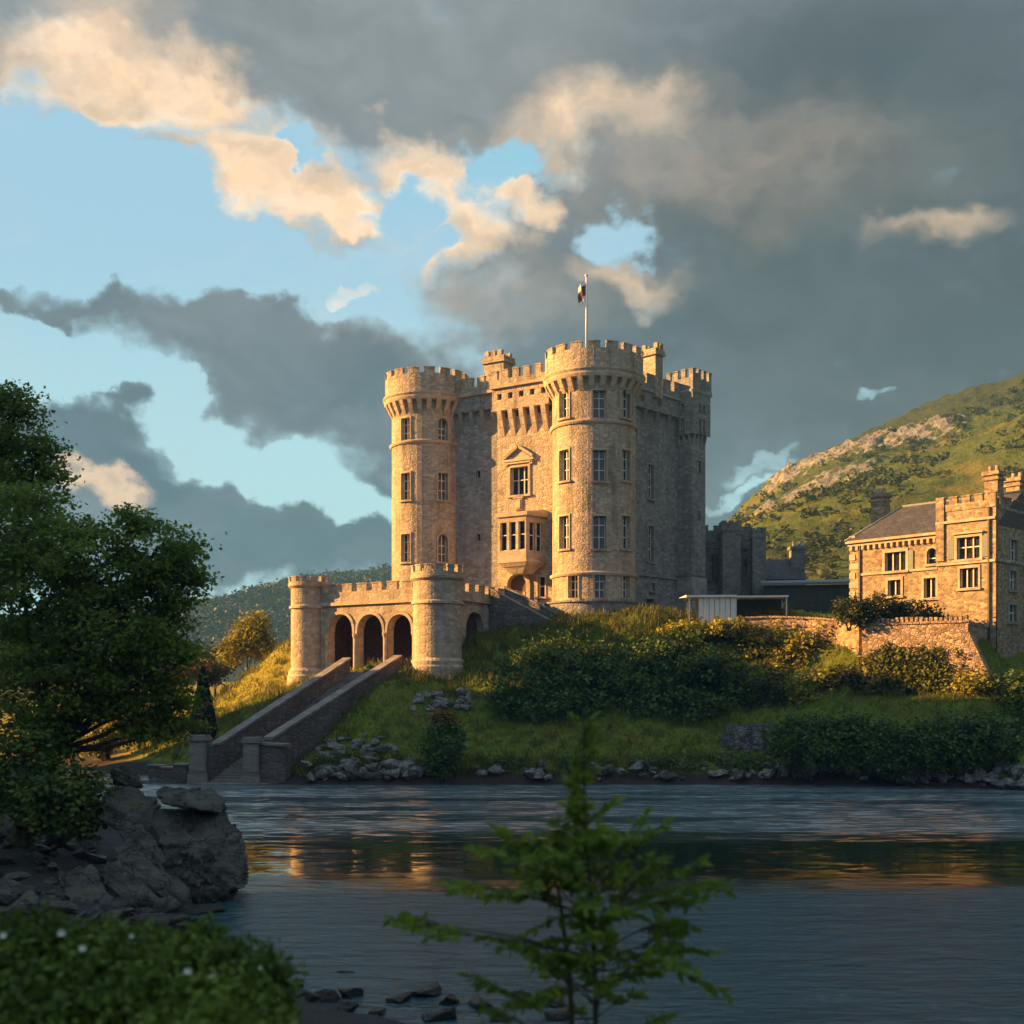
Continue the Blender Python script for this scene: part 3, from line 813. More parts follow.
def water_mat():
    m, nt, o = new_mat('dark river water')
    pos = ND(nt, 'ShaderNodeNewGeometry').outputs['Position']
    s = ND(nt, 'ShaderNodeSeparateXYZ', {0: pos})
    # wind lanes: a breeze ruffles the far reach and the near reach, a calm lane lies between
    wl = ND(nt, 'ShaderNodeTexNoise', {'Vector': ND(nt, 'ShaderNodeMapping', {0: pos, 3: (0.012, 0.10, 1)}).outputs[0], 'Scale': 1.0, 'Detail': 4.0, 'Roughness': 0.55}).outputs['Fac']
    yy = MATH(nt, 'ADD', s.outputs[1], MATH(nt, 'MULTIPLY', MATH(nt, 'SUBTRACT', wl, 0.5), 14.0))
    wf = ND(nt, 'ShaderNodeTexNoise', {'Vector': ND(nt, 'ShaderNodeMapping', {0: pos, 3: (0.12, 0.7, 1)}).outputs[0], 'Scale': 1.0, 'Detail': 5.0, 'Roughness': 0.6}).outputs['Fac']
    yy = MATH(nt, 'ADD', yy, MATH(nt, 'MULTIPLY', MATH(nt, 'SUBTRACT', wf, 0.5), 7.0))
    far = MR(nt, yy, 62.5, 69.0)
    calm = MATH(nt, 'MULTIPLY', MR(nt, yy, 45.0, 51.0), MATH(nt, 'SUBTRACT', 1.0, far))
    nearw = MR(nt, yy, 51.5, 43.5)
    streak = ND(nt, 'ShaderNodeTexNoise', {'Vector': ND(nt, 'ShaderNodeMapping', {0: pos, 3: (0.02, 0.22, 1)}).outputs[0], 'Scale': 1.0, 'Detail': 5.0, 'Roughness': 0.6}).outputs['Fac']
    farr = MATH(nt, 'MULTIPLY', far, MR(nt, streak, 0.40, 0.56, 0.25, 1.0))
    w1 = ND(nt, 'ShaderNodeTexNoise', {'Vector': ND(nt, 'ShaderNodeMapping', {0: pos, 3: (0.55, 1.5, 1)}).outputs[0], 'Scale': 1.0, 'Detail': 5.0, 'Roughness': 0.6, 'Distortion': 0.4}).outputs['Fac']
    w2 = ND(nt, 'ShaderNodeTexNoise', {'Vector': ND(nt, 'ShaderNodeMapping', {0: pos, 2: (0, 0, 0.35), 3: (1.6, 3.6, 1)}).outputs[0], 'Scale': 1.0, 'Detail': 4.0, 'Roughness': 0.65}).outputs['Fac']
    hgt = MATH(nt, 'ADD', w1, MATH(nt, 'MULTIPLY', w2, 0.45))
    stren = MATH(nt, 'ADD', MATH(nt, 'ADD', MATH(nt, 'MULTIPLY', farr, 1.0), MATH(nt, 'MULTIPLY', nearw, 0.6)), 0.035)
    # slopes of the small waves, taken straight from the noise so that they hold at any distance
    v1 = ND(nt, 'ShaderNodeTexNoise', {'Vector': ND(nt, 'ShaderNodeMapping', {0: pos, 3: (0.5, 1.9, 1)}).outputs[0], 'Scale': 1.0, 'Detail': 4.0, 'Roughness': 0.62, 'Distortion': 0.3}).outputs['Color']
    v1 = ND(nt, 'ShaderNodeVectorMath', {0: v1, 1: (0.5, 0.5, 0.5)}, operation='SUBTRACT').outputs[0]
    slope = MATH(nt, 'ADD', MATH(nt, 'ADD', MATH(nt, 'MULTIPLY', farr, 2.3), MATH(nt, 'MULTIPLY', nearw, 0.6)), 0.15)
    v1 = ND(nt, 'ShaderNodeVectorMath', {0: v1, 'Scale': slope}, operation='SCALE').outputs[0]
    v1 = ND(nt, 'ShaderNodeVectorMath', {0: v1, 1: (0.6, 1.0, 0.0)}, operation='MULTIPLY').outputs[0]
    v1 = ND(nt, 'ShaderNodeVectorMath', {0: v1, 1: (0.0, 0.0, 1.0)}, operation='ADD').outputs[0]
    v1 = ND(nt, 'ShaderNodeVectorMath', {0: v1}, operation='NORMALIZE').outputs[0]
    b = ND(nt, 'ShaderNodeBump', {'Strength': MATH(nt, 'MULTIPLY', nearw, 0.55), 'Distance': 0.5, 'Height': hgt, 'Normal': v1}).outputs[0]
    rough = MATH(nt, 'ADD', MATH(nt, 'ADD', MATH(nt, 'MULTIPLY', farr, 0.14), MATH(nt, 'MULTIPLY', nearw, 0.08)), 0.05)
    p = ND(nt, 'ShaderNodeBsdfPrincipled', {'Base Color': MIX(nt, calm, MIX(nt, farr, (0.018, 0.058, 0.070, 1), (0.125, 0.17, 0.185, 1)), (0.010, 0.017, 0.015, 1)), 'Roughness': rough, 'Normal': b, 'IOR': 1.45})  # base colour painted with sky reflection in far lane, bank's dark in calm lane
    p.inputs['Specular IOR Level'].default_value = 0.55
    nt.links.new(p.outputs[0], o.inputs[0])
    return m


wx = np.array([-2500, -200, 0, 200, 2500.0]); wy = np.array([-600, 0, 100, 300, 3500.0])
WX, WY = np.meshgrid(wx, wy)
wi = np.arange(25).reshape(5, 5)
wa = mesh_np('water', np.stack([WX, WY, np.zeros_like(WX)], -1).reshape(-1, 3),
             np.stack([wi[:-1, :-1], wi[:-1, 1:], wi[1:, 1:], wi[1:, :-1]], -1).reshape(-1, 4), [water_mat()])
tag(wa, kind='structure')

# ---------------------------------------------------------------- hills


def rbf_hill(pts, c=12.0):
    A = np.array(pts)
    d = np.sqrt(((A[:, None, :2] - A[None, :, :2]) ** 2).sum(-1) + c * c)
    n = len(A)
    K = np.zeros((n + 1, n + 1)); K[:n, :n] = -d; K[:n, n] = 1; K[n, :n] = 1
    W = np.linalg.solve(K, np.append(A[:, 2], 0))

    def h(x, y):
        x = np.asarray(x, float); y = np.asarray(y, float)
        a = np.sqrt((x[..., None] - A[:, 0]) ** 2 + (y[..., None] - A[:, 1]) ** 2 + c * c)
        return -(a @ W[:-1]) + W[-1]
    return h


def grid_mesh(name, xs, ys, hf, mats, rockf=None):
    X, Y = np.meshgrid(xs, ys)
    Z = hf(X, Y)
    n, k = len(xs), len(ys)
    i = np.arange(n * k).reshape(k, n)
    q = np.stack([i[:-1, :-1], i[:-1, 1:], i[1:, 1:], i[1:, :-1]], -1).reshape(-1, 4)
    o = mesh_np(name, np.stack([X, Y, Z], -1).reshape(-1, 3), q, mats, smooth=True)
    if rockf is not None:
        at = o.data.attributes.new('crag', 'FLOAT', 'POINT')
        at.data.foreach_set('value', rockf(X, Y).ravel().astype(np.float32))
    return o


hp = []
def hc(px, py, Y): hp.append(tuple(P(px, py, Y)))
for px, py in ((690, 612), (740, 605), (800, 600), (860, 590), (940, 580), (1024, 570), (1150, 560)): hc(px, py, 225)
for px, py in ((690, 600), (742, 560), (800, 548), (860, 532), (940, 512), (1024, 490), (1150, 470)): hc(px, py, 268)
for px, py in ((690, 575), (742, 530), (800, 507), (860, 483), (940, 452), (1024, 418), (1150, 380)): hc(px, py, 325)
for px, py in ((690, 578), (742, 540), (800, 516), (860, 491), (940, 462), (1024, 434), (1150, 392)): hc(px, py, 360)
for px, py in ((690, 565), (738, 521), (800, 482), (860, 458), (920, 440), (1024, 408), (1150, 360)): hc(px, py, 410)
for px, py in ((660, 585), (690, 560), (735, 516), (760, 492), (800, 465), (850, 439), (900, 420), (950, 401), (1024, 375), (1150, 335), (1300, 300)): hc(px, py, 455)
for px, py in ((660, 600), (735, 545), (800, 500), (900, 455), (1024, 410), (1150, 370), (1300, 340)): hc(px, py, 560)
hp += [(40, 330, 18), (30, 450, 25), (300, 230, 40), (380, 330, 110)]
_hh = rbf_hill(hp)
def right_hill(x, y):
    z = _hh(x, y)
    k = sstep(225, 300, y)
    return z + k * (1.6 * waves(x, y, 60, 21, 5, 0.55) + 1.1 * np.abs(waves(x, y, 14, 22, 3))) - (1 - sstep(200, 225, y)) * 8


def crag(x, y):
    pxx = 512 + F * x / y
    pyy = HZ - F * (right_hill(x, y) - CAM) / y
    # two broken limestone scars below the skyline
    t = np.clip((pxx - 760) / 260, -0.3, 1.3)
    d1 = np.exp(-((y - (440 - 26 * sstep(770, 930, pxx))) / 11) ** 2) * sstep(735, 780, pxx) * (1 - sstep(935, 985, pxx))
    d2 = np.exp(-((y - 392) / 9) ** 2) * sstep(740, 765, pxx) * (1 - sstep(850, 900, pxx)) * 0.9
    nz = 0.5 + 0.5 * waves(x, y, 10, 31, 4, 0.6)
    return np.clip((d1 + d2) * (0.35 + 1.0 * nz), 0, 1.2)


def right_hill_c(x, y):
    z = right_hill(x, y)
    c = crag(x, y)
    return z + 1.6 * c * (0.5 + 0.9 * waves(x, y, 6, 33, 4, 0.65))


def hill_mat(name, far=False):
    m, nt, o = new_mat(name)
    g = ND(nt, 'ShaderNodeNewGeometry')
    pos = g.outputs['Position']
    n1 = ND(nt, 'ShaderNodeTexNoise', {'Vector': pos, 'Scale': 0.03, 'Detail': 7.0, 'Roughness': 0.6}).outputs['Fac']
    n2 = ND(nt, 'ShaderNodeTexNoise', {'Vector': pos, 'Scale': 0.35, 'Detail': 6.0, 'Roughness': 0.7}).outputs['Fac']
    if far:
        col = MIX(nt, n2, (0.014, 0.030, 0.024, 1), (0.028, 0.046, 0.034, 1))
    else:
        col = MIX(nt, MR(nt, n2, 0.3, 0.7), (0.042, 0.066, 0.013, 1), (0.098, 0.122, 0.024, 1))
        col = MIX(nt, MR(nt, n1, 0.50, 0.64, 0.0, 0.8), col, (0.05, 0.062, 0.018, 1))
        col = MIX(nt, MR(nt, ND(nt, 'ShaderNodeTexNoise', {'Vector': pos, 'Scale': 0.05, 'Detail': 4.0}).outputs['Fac'], 0.5, 0.66, 0.0, 0.8), col, (0.155, 0.14, 0.028, 1))
        a = ND(nt, 'ShaderNodeAttribute', attribute_name='crag').outputs['Fac']
        rk = MIX(nt, MR(nt, n2, .35, .65), (0.105, 0.10, 0.09, 1), (0.29, 0.27, 0.24, 1))
        up = ND(nt, 'ShaderNodeAttribute', attribute_name='upland').outputs['Fac']
        col = MIX(nt, MATH(nt, 'MULTIPLY', up, 0.85), col, MIX(nt, n2, (0.018, 0.030, 0.012, 1), (0.052, 0.062, 0.020, 1)))
        col = MIX(nt, MR(nt, MATH(nt, 'ADD', a, MATH(nt, 'MULTIPLY', MATH(nt, 'SUBTRACT', n2, 0.5), 2.6)), 0.45, 0.62), col, rk)
    b = ND(nt, 'ShaderNodeBump', {'Strength': 1.0, 'Distance': 2.0, 'Height': n2}).outputs[0]
    p = ND(nt, 'ShaderNodeBsdfPrincipled', {'Base Color': col, 'Roughness': 0.95, 'Normal': b})
    p.inputs['Specular IOR Level'].default_value = 0.1
    nt.links.new(p.outputs[0], o.inputs[0])
    return m


_hx, _hy = np.linspace(30, 460, 260), np.linspace(205, 600, 260)
hill = grid_mesh('hill', _hx, _hy, right_hill_c, [hill_mat('open hillside')], crag)
_X, _Y = np.meshgrid(_hx, _hy)
_px = 512 + F * _X / _Y
_up = sstep(-4, 6, _Y - (441 - 26 * sstep(770, 930, _px)) + 4 * waves(_X, _Y, 40, 61, 4)) * sstep(770, 830, _px)
_up = np.maximum(_up, .8 * np.exp(-((_Y - 408) / 9) ** 2) * sstep(770, 800, _px) * (1 - sstep(900, 960, _px)))
hill.data.attributes.new('upland', 'FLOAT', 'POINT').data.foreach_set('value', _up.ravel().astype(np.float32))
tag(hill, kind='structure')

fp = []
def fc(px, py, Y): fp.append(tuple(P(px, py, Y)))
for px, py in ((-250, 650), (-100, 642), (60, 630), (170, 617), (215, 606), (260, 597), (320, 588), (355, 581), (390, 573), (450, 562), (560, 566), (700, 580), (900, 600)): fc(px, py, 950)
for px in (-250, -100, 60, 170, 260, 390, 560, 700, 900): fc(px, 672, 620)
for px in (-250, 60, 260, 390, 560, 900): fc(px, 640, 1250)
fp += [(x, 560, -6) for x in (-600, -300, 0, 300)]
_fh = rbf_hill(fp, 40)
far_hill = lambda x, y: _fh(x, y) + sstep(620, 760, y) * (5 * waves(x, y, 160, 41, 5, 0.55))
fhill = grid_mesh('distant_hill', np.linspace(-700, 420, 130), np.linspace(565, 1260, 80), far_hill, [hill_mat('far wooded hill', True)])
tag(fhill, kind='structure')

# ================================================================ foliage makers


def leaf_quads(C, L, W, up=0.35, out=None, droop=0.0):
    """diamond leaves with a fold at centres C (N,3)"""
    n = len(C)
    a = RNG.normal(size=(n, 3)); a[:, 2] *= 0.6
    a[:, 2] -= droop
    a /= np.linalg.norm(a, axis=1)[:, None]
    nn = RNG.normal(size=(n, 3)); nn[:, 2] = np.abs(nn[:, 2]) + up
    if out is not None: nn = nn + out * 0.9
    b = np.cross(a, nn); b /= (np.linalg.norm(b, axis=1)[:, None] + 1e-9)
    s = RNG.uniform(0.65, 1.3, size=(n, 1))
    v = np.stack([C - a * L / 2 * s, C + b * W / 2 * s + a * L * 0.06, C + a * L / 2 * s, C - b * W / 2 * s + a * L * 0.06], 1)
    return v.reshape(-1, 3)


def quads_of(V):
    return np.arange(len(V)).reshape(-1, 4)


def clumps(c, r, n, per, spread, shell=0.45, flat=0.55):
    """n leaf clumps inside an ellipsoid, more towards its skin; returns leaf centres, outward dirs, clump centres"""
    d = RNG.normal(size=(n, 3)); d /= np.linalg.norm(d, axis=1)[:, None]
    rad = shell + (1.02 - shell) * RNG.uniform(0, 1, (n, 1)) ** 0.7
    cc = np.array(c) + d * rad * np.array(r)
    L = cc[:, None, :] + RNG.normal(size=(n, per, 3)) * np.array([spread, spread, spread * flat])
    O = np.repeat(d[:, None, :], per, 1)
    return L.reshape(-1, 3), O.reshape(-1, 3), cc


def tree(name, label, base, trunk_r, blobs, per, spread, L, W, mat, cat='tree', group=None, fork=0.35, bark=None, clip=None, thin=1.0):
    """blobs: (centre, radii, n clumps). Trunk with limbs to every blob and twigs to some clumps, crown of leaf clumps"""
    base = np.array(base, float)
    t = thing(name, label, cat, base, group)
    mb = MB()
    cen = np.mean([b[0] for b in blobs], 0)
    top = base + (cen - base) * np.array([0.6, 0.6, 1.0]) * fork
    mid = (base + top) / 2 + np.array([random.uniform(-.2, .2), random.uniform(-.2, .2), 0])
    mb.tube([base - np.array([0, 0, .6]), base + np.array([0, 0, .3]), mid, top], [trunk_r * 1.5, trunk_r * 1.1, trunk_r * .9, trunk_r * .75], 9)
    A, O = [], []
    for (c, r, n) in blobs:
        c = np.array(c, float)
        l, o, cc = clumps(c, r, int(n * thin), per, spread, .45 if thin == 1 else .6, .55 if thin == 1 else .38)
        if clip is not None:
            k = l[:, 2] > clip
            l, o = l[k], o[k]
        A.append(l); O.append(o)
        m1 = top * .55 + c * .45 + np.array([0, 0, -0.08 * np.linalg.norm(c - top)])
        rr = trunk_r * (0.20 + 0.16 * min(1, n / 120))
        mb.tube([top - np.array([0, 0, .3]), m1, c], [rr, rr * .7, rr * .35], 6)
        for q in cc[::max(1, len(cc) // 9)]:
            mq = (c + q) / 2 + RNG.normal(size=3) * .15
            mb.tube([c * .85 + m1 * .15, mq, q], [rr * .32, rr * .2, rr * .08], 4)
    A = np.concatenate(A); O = np.concatenate(O)
    mb.build('trunk', bark or M_BARK, t)
    V = leaf_quads(A, L, W, 0.3, O)
    mesh_np('crown', V, quads_of(V), [mat], t)
    return t


def bush(name, label, blobs, per, spread, L, W, mat, cat='bush', group=None, flowers=0, inside=None):
    A, O = [], []
    for (c, r, n) in blobs:
        l, o, cc = clumps(c, r, n, per, spread, 0.5, 0.7)
        A.append(l); O.append(o)
    A = np.concatenate(A); O = np.concatenate(O)
    g = Hgt(A[:, 0], A[:, 1])
    k = A[:, 2] > g - 0.1
    A, O = A[k], O[k]
    V = leaf_quads(A, L, W, 0.3, O)
    mn = A.min(0)
    c = A.mean(0)
    t = thing(name, label, cat, (c[0], c[1], zg(c[0], c[1])), group)
    mesh_np('foliage', V, quads_of(V), [mat], t)
    mb = MB()
    for (c, r, n) in blobs:
        zb = zg(c[0], c[1])
        for j in range(5):
            e = np.array(c) + RNG.normal(size=3) * np.array(r) * .4
            s = np.array([c[0] + random.uniform(-.25, .25) * r[0], c[1] + random.uniform(-.2, .2) * r[1], max(min(zb, c[2]) - .2, c[2] - 1.25 * r[2])])
            mb.tube([s, (s + e) / 2 + RNG.normal(size=3) * .1, e], [.07, .05, .02], 5)
    mb.build('stem', M_STEM, t)
    return t


def pblob(px, py, Y, rx, ry, dep, n):
    """ellipsoid given by where it appears from the path and its true depth"""
    return (P(px, py, Y), (rx / F * Y, dep, ry / F * Y), n)

# ================================================================ the keep
WM = [M_TRIM, M_BAR, M_GLASS]
WMG = [M_TRIMG, M_BAR, M_GLASS]
A0 = np.array([9.57, 140.0]); B0 = np.array([-10.84, 153.0]); C0 = np.array([22.9, 154.0])
castle = thing('castle', 'tall stone castle keep with round battlemented towers and a flag, above the grassy bank', 'castle', (9.6, 148, 15))


def zat(py, Y): return CAM + (HZ - py) / F * Y


def openings(S, rows, cols, w, depth=0.55, kind=None):
    r = []
    for (pt, pb) in rows:
        for px in cols:
            u, v1 = S.uv(px, pt)
            _, v0 = S.uv(px, pb)
            r.append((u - w / 2, u + w / 2, v0, v1, depth, kind))
    return r


def round_tower(C, R, zb, cap, rows, cols, w, proj, kinds=None, extra=(), n_m=20, n_c=26, strings=(), plinth=None, low=None, mat=M_KEEP, sill_rows=True):
    """shaft with real window openings, corbelled battlements; cap = (corbel bottom, corbel top, cornice top, parapet, merlon top)"""
    S = Surf(C=C, R=R)
    ops = []
    for r_ in rows: ops += openings(S, [r_], cols, w, 0.6, None)
    if kinds:
        ops = [(a, b, c_, d, e, kinds.get(i)) for i, (a, b, c_, d, e, _) in enumerate(ops)]
    ops += list(extra(S)) if extra else []
    mb = MB()
    zc0, zc1, zk, zp, zm = cap
    full = math.pi * R
    S.skin(mb, -full, full, zb, zk, ops)
    mb.disc(C, R + proj - 0.1, zk + 0.02, 48)
    tw = mb.build('round_tower', [mat], castle)
    for o in ops:
        S.window('window', tw, o, WM, nm=1 if o[1] - o[0] > 1.0 else 0, nt=2 if o[3] - o[2] > 2 else 1)
    S.corbels(tw, [M_TRIM], -full, full, zc0, zc1, n_c, 0.52 * R / 4.5, proj)
    mb = MB()
    mb.lathe(C, [(R + .02, zc1 - .02), (R + proj, zc1), (R + proj + .12, zc1 + (zk - zc1) * .35), (R + proj + .12, zc1 + (zk - zc1) * .6), (R + proj + .28, zk - .1), (R + proj + .28, zk + .08), (R + proj, zk + .12), (R + proj - .6, zk + .12)], 56, smooth=False)
    mb.build('cornice', [M_TRIM], tw)
    mb = MB()
    T = S.out(proj)
    T.parapet(mb, -math.pi * T.R, math.pi * T.R, zk + 0.1, zp, zm, 1.35, 0.75, 0.5, closed=True)
    mb.build('battlement', [mat], tw)
    for z in strings:
        mb = MB()
        mb.lathe(C, [(R - .1, z - .25), (R + .18, z - .2), (R + .3, z), (R + .3, z + .12), (R - .1, z + .3)], 56, smooth=False)
        mb.build('string_course', [M_TRIM], tw)
    return S, tw


# near tower
MT_R = 4.86
def mt_extra(S):
    r = openings(S, [(575, 598)], (573, 600, 626), 1.25, 0.6)
    return r
S_main, main_tower = round_tower(A0, MT_R, 13.0, (42.3, 43.8, 44.7, 46.9, 47.6), [(390, 418), (450, 481), (516, 549)], (564, 599.5, 626), 1.55, 0.85,
                                 extra=mt_extra, strings=(zat(573, 135.1), zat(420.5, 135.1)))
# plinth round its foot
mb = MB()
S = Surf(C=A0, R=MT_R + 0.9)
S.skin(mb, -math.pi * S.R, math.pi * S.R, 12.5, zat(600, 134.2))
mb.lathe(A0, [(MT_R + .9, zat(600, 134.2) - .25), (MT_R + 1.1, zat(600, 134.2) - .15), (MT_R + 1.1, zat(600, 134.2) + .05), (MT_R - .1, zat(600, 134.2) + .1)], 56, smooth=False)
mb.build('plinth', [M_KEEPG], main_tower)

# rear tower
S_rear, rear_tower = round_tower(B0, 4.46, 12.0, (42.9, 44.6, 45.4, 47.75, 48.4), [(418, 441), (473, 500), (534, 562)], (405.5, 443), 1.35, 0.85,
                                 kinds={1: 'arch', 5: 'arch'}, extra=None, strings=(zat(442.5, 149.5),))

# the block between them
UL = (B0 - A0) / np.linalg.norm(B0 - A0); LL = np.linalg.norm(B0 - A0)
UR = (C0 - A0) / np.linalg.norm(C0 - A0); LR = np.linalg.norm(C0 - A0)
NL = np.array([-UL[1], UL[0]]); NL = NL if NL[1] < 0 else -NL
NR = np.array([-UR[1], UR[0]]); NR = NR if NR[1] < 0 else -NR
W_left = Surf(O=B0, U=-UL, N=NL)           # runs from the rear tower to the near tower
W_right = Surf(O=A0, U=UR, N=NR)
ZC = 45.0
BAYP = 1.0
BAY = W_left.out(BAYP)
ub0, _ = BAY.uv(497.5, 480); ub1 = BAY.uv(552, 480)[0]
mb = MB()
sl = openings(W_left, [(471, 478), (534, 541)], (478,), 0.7, 0.5)
W_left.skin(mb, 0, LL, 12, ZC, sl)
rops = openings(W_right, [(465, 499), (526, 562)], (650.5,), 1.1, 0.5) + openings(W_right, [(583, 591)], (652.5,), 0.9, 0.5) + openings(W_right, [(599, 620)], (650,), 1.5, 0.6)
W_right.skin(mb, 0, LR, 12, ZC, rops)
D0 = B0 + C0 - A0
W_b1 = Surf(O=C0, U=(B0 - A0), N=NR * 0 - NL); W_b1.skin(mb, 0, LL, 12, ZC)
W_b2 = Surf(O=B0, U=(C0 - A0), N=-NR); W_b2.skin(mb, 0, LR, 12, ZC)
mb.add([(*q, ZC - .4) for q in (A0, C0, D0, B0)], ((0, 1, 2, 3),))
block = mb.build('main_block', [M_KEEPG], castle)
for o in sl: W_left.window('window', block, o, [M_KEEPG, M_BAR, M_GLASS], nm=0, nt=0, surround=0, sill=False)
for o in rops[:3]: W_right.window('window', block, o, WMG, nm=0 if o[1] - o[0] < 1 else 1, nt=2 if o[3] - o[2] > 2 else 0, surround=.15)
o = rops[3]
mb = MB(); W_right.fbox(mb, o[0], o[1], o[2], o[3], .4, .5, 0); mb.build('door', [M_DOOR], block)
# string course on the shaded side
mb = MB()
zs = zat(573, 146)
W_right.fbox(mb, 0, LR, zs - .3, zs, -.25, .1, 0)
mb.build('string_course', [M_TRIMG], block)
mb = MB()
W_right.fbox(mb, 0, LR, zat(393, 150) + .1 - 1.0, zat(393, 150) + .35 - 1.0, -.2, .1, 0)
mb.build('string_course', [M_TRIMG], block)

# projecting bay of the lit front
mb = MB()
bops = []
pw = openings(BAY, [(467, 495)], (519.5,), 2.55, 0.6)[0]
dw = BAY.uv(517.5, 574); dz0 = BAY.uv(517.5, 603)[1]
door = (dw[0] - 1.35, dw[0] + 1.35, dz0, dw[1], 0.8, 'arch')
cw = openings(BAY, [(577, 597)], (541.5,), 1.0, 0.5)[0]
BAY.skin(mb, ub0, ub1, 12, ZC - 3.4, [pw, door, cw])
# closed side of the bay
for u in (ub0, ub1):
    mb.quad(BAY.f(u, 12), BAY.f(u, ZC), BAY.f(u, ZC, BAYP + .2), BAY.f(u, 12, BAYP + .2))
# machicolated head with small square holes
HEAD = BAY.out(0.75)
hv0 = zat(409, 145); hv1 = ZC
holes_ = []
for k in range(5):
    u = ub0 + (ub1 - ub0) * (k + .5) / 5
    holes_.append((u - .32, u + .32, zat(400, 145), zat(394, 145), .5, None))
HEAD.skin(mb, ub0 - .3, ub1, hv0, hv1, holes_)
HEAD.fbox(mb, ub0 - .3, ub1, hv0 - .25, hv0, -.12, .75, 0)
mb.quad(HEAD.f(ub0 - .3, hv0), HEAD.f(ub0 - .3, hv1), HEAD.f(ub0 - .3, hv1, 2), HEAD.f(ub0 - .3, hv0, 2))
bay = mb.build('front_bay', [M_KEEP], castle)
BAY.corbels(bay, [M_TRIM], ub0, ub1, zat(436, 145), hv0 - .22, 5, .62, .95)
mb = MB()
for h in holes_:
    mb = MB(); mb.quad(HEAD.f(h[0], h[2], .48), HEAD.f(h[1], h[2], .48), HEAD.f(h[1], h[3], .48), HEAD.f(h[0], h[3], .48)); mb.build('murder_hole', [M_GLOOM], bay)
BAY.window('window', bay, pw, WM, nm=2, nt=1, surround=.3, proud=.16, sill=True, hood=True)
BAY.window('window', bay, cw, WM, nm=0, nt=1, surround=.18)
# broken pediment over the window, shield panel below
mb = MB()
u0, u1, v1 = pw[0] - .75, pw[1] + .75, pw[3] + .95
um = (u0 + u1) / 2
vt = v1 + 1.25
for (a, b, va, vb) in ((u0, um - .1, v1, vt), (um + .1, u1, vt, v1)):
    p = [BAY.f(a, va, -.45), BAY.f(b, vb, -.45), BAY.f(b, vb, .1), BAY.f(a, va, .1), BAY.f(a, va + .38, -.5), BAY.f(b, vb + .38, -.5), BAY.f(b, vb + .38, .1), BAY.f(a, va + .38, .1)]
    mb.hexa(p)
BAY.fbox(mb, u0 - .1, u1 + .1, v1 - .28, v1, -.42, .1, 0)
mb.add([BAY.f(u0 + .3, v1, -.1), BAY.f(u1 - .3, v1, -.1), BAY.f(um, vt, -.1)], ((0, 1, 2),))
for u in (u0 + .1, u1 - .5): BAY.fbox(mb, u, u + .4, v1 - .75, v1 - .28, -.3, .1, 0)
mb.build('pediment', [M_TRIM], bay)
mb = MB()
su, sv = BAY.uv(519, 507)
BAY.fbox(mb, su - .5, su + .5, sv - .4, sv + 1.0, -.18, .1, 0); BAY.fbox(mb, su - .7, su + .7, sv + 1.0, sv + 1.2, -.28, .1, 0)
BAY.fbox(mb, su - .32, su + .32, sv - .25, sv + .85, -.3, -.17, 0)
mb.build('shield_panel', [M_TRIM], bay)
mb = MB()
BAY.fbox(mb, door[0], door[1], door[2], door[3] - .2, .6, .75, 0)
mb.build('door', [M_DOOR], bay)
mb = MB()
cur = BAY.curve(door[0], door[1], door[3] - (door[1] - door[0]) / 2, door[3], 'arch')
c0, w0, s0 = (door[0] + door[1]) / 2, (door[1] - door[0]) / 2, door[3] - (door[1] - door[0]) / 2
for (a, b), (a2, b2) in zip(cur, cur[1:]):
    k = 1.4
    o0 = (c0 + (a - c0) * k, s0 + (b - s0) * k); o1 = (c0 + (a2 - c0) * k, s0 + (b2 - s0) * k)
    g = BAY.f
    mb.add((g(a, b, -.25), g(a2, b2, -.25), g(*o1, -.25), g(*o0, -.25), g(a, b, .1), g(a2, b2, .1), g(*o1, .1), g(*o0, .1)), ((0, 1, 2, 3), (0, 4, 5, 1), (3, 2, 6, 7)))
for s in (-1, 1):
    a, b = sorted((c0 + s * w0, c0 + s * w0 * 1.4))
    BAY.fbox(mb, a, b, door[2], s0, -.25, .1, 0)
mb.build('door_surround', [M_TRIM], bay)

# oriel window on the bay: canted box on a moulded corbel
OD = 3.0
of = BAY.out(OD)
ou0, ou1 = of.uv(499, 545)[0], of.uv(526, 545)[0]
vb, vt = zat(562, 143), zat(519, 143)
mb = MB()
front = Surf(O=np.array(of.f(ou0, 0)[:2]), U=BAY.U, N=BAY.N)
FW = ou1 - ou0
pR0 = np.array(of.f(ou1, 0)[:2]); pR1 = np.array(BAY.f(BAY.uv(545.5, 545)[0], 0)[:2])
pL0 = np.array(BAY.f(ou0 - .4, 0)[:2]); pL1 = np.array(of.f(ou0, 0)[:2])
dR = pR1 - pR0; dL = pL1 - pL0
right = Surf(O=pR0, U=dR, N=(dR[1], -dR[0])); RW = np.linalg.norm(dR)
left = Surf(O=pL0, U=dL, N=(dL[1], -dL[0])); LW = np.linalg.norm(dL)
fo = [(FW * (k + .14) / 3, FW * (k + .86) / 3, vb + 1.2, vt - .6, .35, None) for k in range(3)]
ro = [(RW * .18, RW * .45, vb + 1.1, vt - .7, .35, None), (RW * .55, RW * .82, vb + 1.1, vt - .7, .35, None)]
front.skin(mb, 0, FW, vb, vt, fo); right.skin(mb, 0, RW, vb, vt, ro); left.skin(mb, 0, LW, vb, vt, [])
poly = [pL0, pL1, pR0, pR1]
cen = np.mean(poly, 0)
def ring(k, z): return [(*(np.array(cen) + (q - cen) * k), z) for q in poly]
